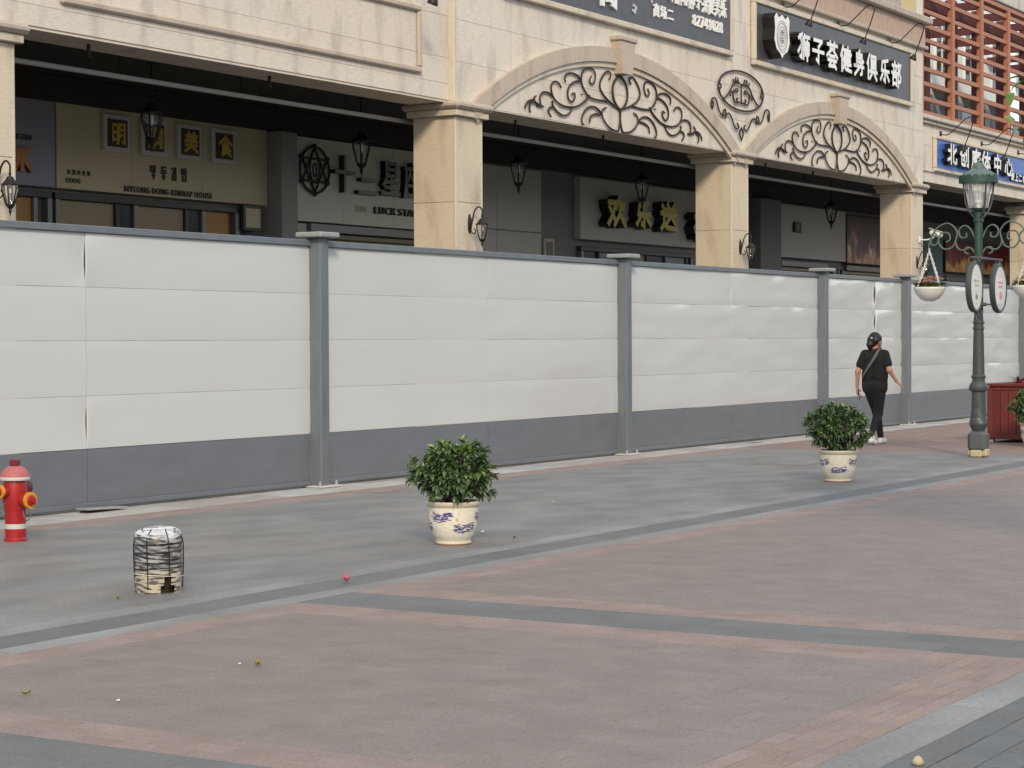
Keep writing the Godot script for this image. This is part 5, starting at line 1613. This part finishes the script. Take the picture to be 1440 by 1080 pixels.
func make_litter() -> void:
	scrap("fallen_leaf", "curled brown and yellow fallen leaf on the brown bricks", "leaf", Vector3(8.0, 0, -6.33), Vector2(0.07, 0.035), M.dry_leaf, 0.5, 0.03)
	scrap("fallen_leaf", "small green yellow leaf on the brown bricks near the dark cross band", "leaf", Vector3(6.81, 0, -6.72), Vector2(0.045, 0.025), M.green_leaf, -0.6)
	scrap("fallen_leaf", "green leaf on the grey slabs in front of the wrapped bollard", "leaf", Vector3(9.68, 0, -8.76), Vector2(0.07, 0.025), M.green_leaf, 0.9)
	scrap("candy_wrapper", "pink twisted candy wrapper on the dark drain band", "wrapper", Vector3(11.03, 0.004, -7.98), Vector2(0.07, 0.05), M.wrapper_pink, 0.8, 0.05)
	scrap("paper_scrap", "white crumpled paper scrap beside the nearer flower pot", "paper", Vector3(14.45, 0, -9.06), Vector2(0.05, 0.03), M.paper_white, 0.2, 0.02)
	scrap("paper_scrap", "tiny white scrap beside the curled brown leaf", "paper", Vector3(7.97, 0, -6.42), Vector2(0.025, 0.014), M.paper_white, 0.3, 0.008)
	scrap("paper_scrap", "thin white paper chip lying alone on the brown bricks", "paper", Vector3(6.89, 0, -6.24), Vector2(0.03, 0.02), M.paper_white, 0.3, 0.006)
	scrap("dead_leaf", "dark dry leaf on the slabs past the nearer flower pot", "leaf", Vector3(14.15, 0, -8.57), Vector2(0.04, 0.02), M.letter_brown, 0.3)
	scrap("paper_scrap", "white paper scrap on the slabs between both bushes", "paper", Vector3(17.6, 0, -10.2), Vector2(0.04, 0.02), M.paper_white, 1.3, 0.006)
	var s = thing("pale_stone", "pale cream pebble on the dark paving at the bottom edge", "stone", Vector3(7.36, 0, -2.69))
	obj("pebble", lt([Vector2(0.0, 0.0), Vector2(0.018, 0.0), Vector2(0.024, 0.012), Vector2(0.016, 0.026), Vector2(0.007, 0.034), Vector2(0.0, 0.036)], 9, true), M.cream_concrete, s)
	var b = thing("metal_offcut", "flat pale metal offcut lying under the hoarding near the hydrant", "metal plate", Vector3(14.65, 0.0, -13.45))
	obj("strip", bx(Vector3(0, 0.03, 0), Vector3(0.55, 0.018, 0.16), 0.004, Basis(Vector3.FORWARD, 0.03)), M.galvanised, b)
	obj("strip_block", bx(Vector3(-0.1, 0.01, 0.0), Vector3(0.3, 0.02, 0.1), 0.004), M.soil, b)
	b = thing("metal_offcut", "small pale metal offcut lying at the hoarding foot left of the far bush", "metal plate", Vector3(29.3, 0.0, -13.35))
	obj("strip", bx(Vector3(0, 0.012, 0), Vector3(0.35, 0.018, 0.12), 0.004), M.galvanised, b)

# ---------------------------------------------------------------- the person
func net(st: SurfaceTool, caps: Array, cell: float, k: float, origin := Vector3.ZERO) -> void:
	# surface nets over a smooth union of tapered capsules [a, b, ra, rb]
	var lo = Vector3.ONE * 1e9
	var hi = -lo
	for c in caps:
		for e in [[c[0], c[2]], [c[1], c[3]]]:
			lo = lo.min(e[0] - Vector3.ONE * e[1])
			hi = hi.max(e[0] + Vector3.ONE * e[1])
	lo -= Vector3.ONE * cell * 3.0
	hi += Vector3.ONE * cell * 3.0
	var nx = int((hi.x - lo.x) / cell) + 2
	var ny = int((hi.y - lo.y) / cell) + 2
	var nz = int((hi.z - lo.z) / cell) + 2
	var f = PackedFloat32Array()
	f.resize(nx * ny * nz)
	f.fill(1.0)
	for c in caps:
		var a: Vector3 = c[0]
		var b: Vector3 = c[1]
		var ra: float = c[2]
		var rb: float = c[3]
		var pad = maxf(ra, rb) + k + cell * 2.5
		var l3 = ((a.min(b) - Vector3.ONE * pad) - lo) / cell
		var h3 = ((a.max(b) + Vector3.ONE * pad) - lo) / cell
		var ab = b - a
		var ll = maxf(ab.length_squared(), 1e-9)
		for z in range(maxi(int(l3.z), 0), mini(int(h3.z) + 1, nz)):
			for y in range(maxi(int(l3.y), 0), mini(int(h3.y) + 1, ny)):
				var at = (z * ny + y) * nx
				for x in range(maxi(int(l3.x), 0), mini(int(h3.x) + 1, nx)):
					var p = lo + Vector3(x, y, z) * cell
					var t = clampf((p - a).dot(ab) / ll, 0.0, 1.0)
					var d = (p - a - ab * t).length() - lerpf(ra, rb, t)
					var o = f[at + x]
					var h = maxf(k - absf(o - d), 0.0) / k
					f[at + x] = minf(o, d) - h * h * k * 0.25
	var index = {}
	var verts = []
	var strides = [1, nx, nx * ny]
	for z in nz - 1:
		for y in ny - 1:
			for x in nx - 1:
				var i0 = (z * ny + y) * nx + x
				var inside = 0
				for q in 8:
					if f[i0 + (q & 1) + ((q >> 1) & 1) * nx + (q >> 2) * nx * ny] < 0.0:
						inside += 1
				if inside == 0 or inside == 8:
					continue
				var s = Vector3.ZERO
				var n = 0
				for q in 8:
					for ax in 3:
						if (q >> ax) & 1:
							continue
						var r = q | (1 << ax)
						var fa = f[i0 + (q & 1) + ((q >> 1) & 1) * nx + (q >> 2) * nx * ny]
						var fb = f[i0 + (r & 1) + ((r >> 1) & 1) * nx + (r >> 2) * nx * ny]
						if (fa < 0.0) != (fb < 0.0):
							var v = Vector3(q & 1, (q >> 1) & 1, q >> 2)
							v[ax] += fa / (fa - fb)
							s += v
							n += 1
				index[i0] = verts.size()
				verts.append(lo + (Vector3(x, y, z) + s / n) * cell + origin)
	for i0 in index:
		for ax in 3:
			var st1 = strides[(ax + 1) % 3]
			var st2 = strides[(ax + 2) % 3]
			var fa = f[i0]
			var fb = f[i0 + strides[ax]]
			if (fa < 0.0) == (fb < 0.0):
				continue
			if not (index.has(i0 - st1) and index.has(i0 - st2) and index.has(i0 - st1 - st2)):
				continue
			var q = [verts[index[i0]], verts[index[i0 - st1]], verts[index[i0 - st1 - st2]], verts[index[i0 - st2]]]
			if fa < 0.0:
				tri(st, q[0], q[1], q[2]); tri(st, q[0], q[2], q[3])
			else:
				tri(st, q[0], q[2], q[1]); tri(st, q[0], q[3], q[2])

func make_person() -> void:
	var p = thing("person", "person in black t-shirt and trousers with dark tied hair walking along the hoarding", "person", Vector3(29.5, 0, -11.46), "", -PI / 2)
	# own axes: x to the person's right, -z ahead
	var ls = Vector3(-0.165, 1.37, 0.0); var le = Vector3(-0.255, 1.11, 0.05); var lw = Vector3(-0.285, 0.86, 0.0)
	var rs = Vector3(0.165, 1.37, 0.0); var re = Vector3(0.25, 1.13, 0.05); var rw = Vector3(0.325, 0.96, -0.06)
	var lk = Vector3(-0.035, 0.49, -0.17); var la = Vector3(0.0, 0.085, -0.24)
	var rk = Vector3(0.045, 0.475, -0.02); var ra = Vector3(0.035, 0.13, 0.24)
	var hd = Vector3(0.0, 1.575, -0.02)
	var body = ST(true)
	net(body, [
		[Vector3(-0.06, 1.25, -0.01), Vector3(-0.05, 0.98, 0), 0.085, 0.075], [Vector3(0.06, 1.25, -0.01), Vector3(0.05, 0.98, 0), 0.085, 0.075],
		[ls, rs, 0.05, 0.05], [Vector3(0, 1.36, 0.01), Vector3(0, 1.5, -0.01), 0.055, 0.05],
		[ls, le, 0.047, 0.038], [le, lw, 0.038, 0.026], [rs, re, 0.047, 0.038], [re, rw, 0.038, 0.026],
		[Vector3(-0.07, 0.88, 0.01), lk, 0.07, 0.048], [Vector3(0.07, 0.88, 0), rk, 0.07, 0.048], [lk, la, 0.043, 0.03], [rk, ra, 0.043, 0.03],
	], 0.014, 0.035)
	# head turned a little to the right, with ears, nose and jaw
	var tw = Basis(Vector3.UP, -0.55)
	var hc = []
	for c in [[0, 0.03, 0.012, 0, 0.0, -0.005, 0.092, 0.088], [0, -0.04, -0.045, 0, -0.075, -0.07, 0.058, 0.034], [0, -0.005, -0.098, 0, -0.03, -0.112, 0.012, 0.015],
			[0.088, -0.01, 0.012, 0.09, -0.035, 0.008, 0.014, 0.01], [-0.088, -0.01, 0.012, -0.09, -0.035, 0.008, 0.014, 0.01], [-0.03, 0.012, -0.088, 0.03, 0.012, -0.088, 0.013, 0.013],
			[-0.02, -0.062, -0.095, 0.02, -0.062, -0.095, 0.008, 0.008], [0, -0.05, 0.02, 0, -0.13, 0.01, 0.052, 0.05]]:
		hc.append([hd + tw * Vector3(c[0], c[1], c[2]), hd + tw * Vector3(c[3], c[4], c[5]), c[6], c[7]])
	net(body, hc, 0.006, 0.02)
	# hands
	for e in [[lw, Vector3(-0.01, -0.95, -0.25), -1.0, 0.9], [rw, Vector3(0.45, -0.55, -0.6), 1.0, 0.35]]:
		var d: Vector3 = e[1].normalized()
		var side = Vector3(0, 0, -1)
		side = (side - d * side.dot(d)).normalized()
		var nrm = d.cross(side) * e[2]
		var caps = [[e[0] - d * 0.02, e[0] + d * 0.02, 0.024, 0.022]]
		for k in 4:
			var o = side * (0.028 - k * 0.0185)
			var root = e[0] + d * 0.085 + o
			caps.append([e[0] + d * 0.015 + o * 0.6, root, 0.016, 0.0115])
			var L = [0.036, 0.041, 0.038, 0.03][k]
			var q = root
			var dd = d
			for j in 3:
				dd = (dd - nrm * e[3] * 0.55).normalized()
				var q2 = q + dd * L * (1.0 - j * 0.22)
				caps.append([q, q2, 0.0092 - j * 0.0006, 0.0088 - j * 0.0008])
				q = q2
		var th = e[0] + d * 0.025 + side * 0.022
		var t2 = th + (d * 0.6 + side * 0.75 - nrm * 0.3).normalized() * 0.04
		caps.append([th, t2, 0.014, 0.011])
		caps.append([t2, t2 + (d * 0.9 + side * 0.2 - nrm * 0.4).normalized() * 0.032, 0.0105, 0.009])
		net(body, caps, 0.004, 0.007)
	obj("body", body, M.skin, p)
	var shirt = ST(true)
	net(shirt, [
		[Vector3(-0.075, 1.30, 0.0), Vector3(-0.085, 1.05, 0.0), 0.118, 0.112], [Vector3(0.075, 1.30, 0.0), Vector3(0.085, 1.05, 0.0), 0.118, 0.112],
		[Vector3(-0.085, 1.05, 0.0), Vector3(-0.09, 0.86, 0.0), 0.112, 0.108], [Vector3(0.085, 1.05, 0.0), Vector3(0.09, 0.86, 0.0), 0.112, 0.108],
		[ls + Vector3(0.03, 0, 0), rs - Vector3(0.03, 0, 0), 0.068, 0.068], [Vector3(-0.05, 1.415, 0.01), Vector3(0.05, 1.415, 0.01), 0.052, 0.052],
		[ls, ls.lerp(le, 0.6), 0.064, 0.068], [rs, rs.lerp(re, 0.6), 0.064, 0.068],
		[Vector3(-0.1, 0.93, 0.0), Vector3(0.1, 0.80, 0.02), 0.06, 0.05], [Vector3(0.1, 0.93, 0.0), Vector3(-0.1, 0.81, -0.02), 0.06, 0.05],
		[Vector3(0.08, 1.2, 0.08), Vector3(-0.06, 1.0, 0.1), 0.02, 0.018], [Vector3(-0.1, 1.0, 0.09), Vector3(0.08, 0.88, 0.1), 0.018, 0.016],
	], 0.013, 0.03)
	obj("t_shirt", shirt, M.black_cloth, p)
	var tr = ST(true)
	net(tr, [
		[Vector3(-0.07, 0.90, 0.02), Vector3(0.07, 0.90, 0.02), 0.112, 0.112], [Vector3(-0.075, 0.86, 0.02), lk, 0.104, 0.07], [Vector3(0.075, 0.86, 0.0), rk, 0.104, 0.07],
		[lk, la + Vector3(0, 0.02, 0), 0.068, 0.046], [rk, ra + Vector3(0, 0.03, 0), 0.068, 0.046],
	], 0.013, 0.03)
	obj("trousers", tr, M.black_denim, p)
	for e in [[la, Vector3(-0.01, -0.045, -0.17), Vector3(0, -0.042, 0.045)], [ra, Vector3(0.01, -0.092, -0.12), Vector3(0, -0.055, 0.035)]]:
		var sh = ST(true)
		var heel = e[0] + e[2]
		var toe = e[0] + e[1]
		net(sh, [[heel, toe, 0.041, 0.036], [e[0] + Vector3(0, 0.005, 0), e[0].lerp(toe, 0.5), 0.044, 0.04], [heel + Vector3(0, -0.006, 0), toe + Vector3(0, -0.004, 0), 0.038, 0.034]], 0.007, 0.012)
		var so = obj("shoe", sh, M.shoe_white, p)
	var hair = ST(true)
	net(hair, [[hd + tw * Vector3(0, 0.04, 0.008), hd + tw * Vector3(0, 0.03, -0.012), 0.093, 0.09], [hd + tw * Vector3(-0.05, 0.0, 0.04), hd + tw * Vector3(-0.03, -0.06, 0.055), 0.062, 0.035], [hd + tw * Vector3(0.05, 0.0, 0.04), hd + tw * Vector3(0.03, -0.06, 0.055), 0.062, 0.035],
		[hd + tw * Vector3(0.0, 0.02, 0.085), hd + tw * Vector3(0.0, -0.06, 0.105), 0.05, 0.046], [hd + tw * Vector3(0.0, -0.06, 0.105), hd + tw * Vector3(-0.01, -0.15, 0.095), 0.042, 0.018]], 0.007, 0.03)
	var ho = obj("hair", hair, M.hair, p)
	obj("hair_clip", bx(hd + Vector3(-0.012, 0.04, 0.122), Vector3(0.03, 0.022, 0.014), 0.004, Basis(Vector3.FORWARD, 0.5)), M.letter_faded, ho)
	var strap = ST()
	var pts = curve([Vector3(0.10, 1.455, -0.03), Vector3(0.095, 1.44, 0.075), Vector3(0.03, 1.30, 0.135), Vector3(-0.07, 1.15, 0.142), Vector3(-0.155, 1.03, 0.11), Vector3(-0.21, 0.96, 0.0)], 5)
	for i in pts.size() - 1:
		var d = (pts[i + 1] - pts[i]).normalized()
		var nz = (pts[i] - Vector3(0, pts[i].y, 0)).normalized()
		var s = d.cross(nz).normalized()
		var d2 = (pts[mini(i + 2, pts.size() - 1)] - pts[i + 1]).normalized() if i + 2 < pts.size() else d
		var nz2 = (pts[i + 1] - Vector3(0, pts[i + 1].y, 0)).normalized()
		var s2 = d2.cross(nz2).normalized()
		face(strap, [pts[i] - s * 0.02, pts[i] + s * 0.02, pts[i + 1] + s2 * 0.02, pts[i + 1] - s2 * 0.02], Vector3(0, 1.2, 0))
		face(strap, [pts[i] - s * 0.02 - nz * 0.006, pts[i] + s * 0.02 - nz * 0.006, pts[i + 1] + s2 * 0.02 - nz2 * 0.006, pts[i + 1] - s2 * 0.02 - nz2 * 0.006], Vector3(0, 1.2, 0) + nz * 10.0)
	var bag = thing("crossbody_bag", "grey crossbody bag strap running over the back of the walking person", "bag", p.position, "", -PI / 2)
	obj("strap", strap, M.strap_grey, bag)
	obj("pouch", bx(Vector3(-0.19, 0.92, -0.11), Vector3(0.07, 0.16, 0.2), 0.025), M.strap_grey, bag)
	var ph = thing("phone", "dark phone held in the walking person's lowered hand", "phone", p.position, "", -PI / 2)
	var pb = Basis(Vector3.RIGHT, 0.35) * Basis(Vector3.UP, 0.5)
	var q = lw + Vector3(0.012, -0.105, -0.032)
	obj("case", bx(q, Vector3(0.011, 0.15, 0.075), 0.004, pb), M.phone_black, ph)
	obj("back_lens", bx(q + pb * Vector3(-0.007, 0.05, 0.02), Vector3(0.004, 0.022, 0.022), 0.001, pb), M.maroon, ph)

# ---------------------------------------------------------------- the scene
func _ready() -> void:
	rng.seed = 20
	cam = Camera3D.new()
	cam.name = "camera"
	var yaw = 0.545269
	var pitch = 0.02102
	var roll = 0.004853
	var fw = Vector3(cos(yaw) * cos(pitch), -sin(pitch), -sin(yaw) * cos(pitch))
	var rt = Vector3(sin(yaw), 0, cos(yaw))
	var dn = fw.cross(rt)
	var r2 = rt * cos(roll) + dn * sin(roll)
	var d2 = dn * cos(roll) - rt * sin(roll)
	cam.transform = Transform3D(Basis(r2, -d2, -fw), Vector3(0, 1.6, 0))
	cam.fov = 21.158
	cam.near = 0.1
	cam.far = 600.0
	add_child(cam)
	cam.current = true
	var env = Environment.new()
	env.background_mode = Environment.BG_SKY
	var sky = Sky.new()
	var sm = ProceduralSkyMaterial.new()
	sm.sky_top_color = Color(0.74, 0.78, 0.83)
	sm.sky_horizon_color = Color(0.87, 0.88, 0.885)
	sm.sky_curve = 0.2
	sm.ground_bottom_color = Color(0.4, 0.39, 0.38)
	sm.ground_horizon_color = Color(0.7, 0.7, 0.7)
	sm.sun_angle_max = 1.0
	sky.sky_material = sm
	env.sky = sky
	env.background_energy_multiplier = 1.0
	env.tonemap_mode = Environment.TONE_MAPPER_LINEAR
	env.tonemap_exposure = 1.72
	env.sdfgi_enabled = true
	env.ssao_enabled = true
	env.ssil_enabled = true
	var we = WorldEnvironment.new()
	we.name = "world_environment"
	we.environment = env
	add_child(we)
	var sun = DirectionalLight3D.new()
	sun.name = "sun"
	sun.light_color = Color(1.0, 0.92, 0.8)
	sun.light_energy = 0.5
	sun.light_angular_distance = 10.0
	sun.shadow_enabled = true
	add_child(sun)
	sun.look_at_from_position(Vector3.ZERO, Vector3(1.3, -0.95, -1.0), Vector3.UP)

	make_materials()
	pot_print()
	make_ground()
	make_building()
	make_hoarding()
	make_signs()
	make_ironwork()
	make_lamps()
	make_street_lamp()
	make_planter()
	potted_bush(Vector3(13.62, 0, -8.81), "round green bush in a blue and white pot, the nearer one before the hoarding", 1.0, 0.6, 3, 0.34, 0.25, 0.565)
	potted_bush(Vector3(21.68, 0, -8.86), "round green bush in a blue and white pot, beside the walking person", 1.04, 2.0, 9, 0.365, 0.27, 0.6)
	potted_bush(Vector3(29.95, 0, -9.14), "green bush in a blue and white pot in front of the red brown planter", 1.04, 4.0, 15, 0.36, 0.27, 0.6)
	make_hydrant()
	make_bollard()
	make_person()
	make_tree()
	make_litter()
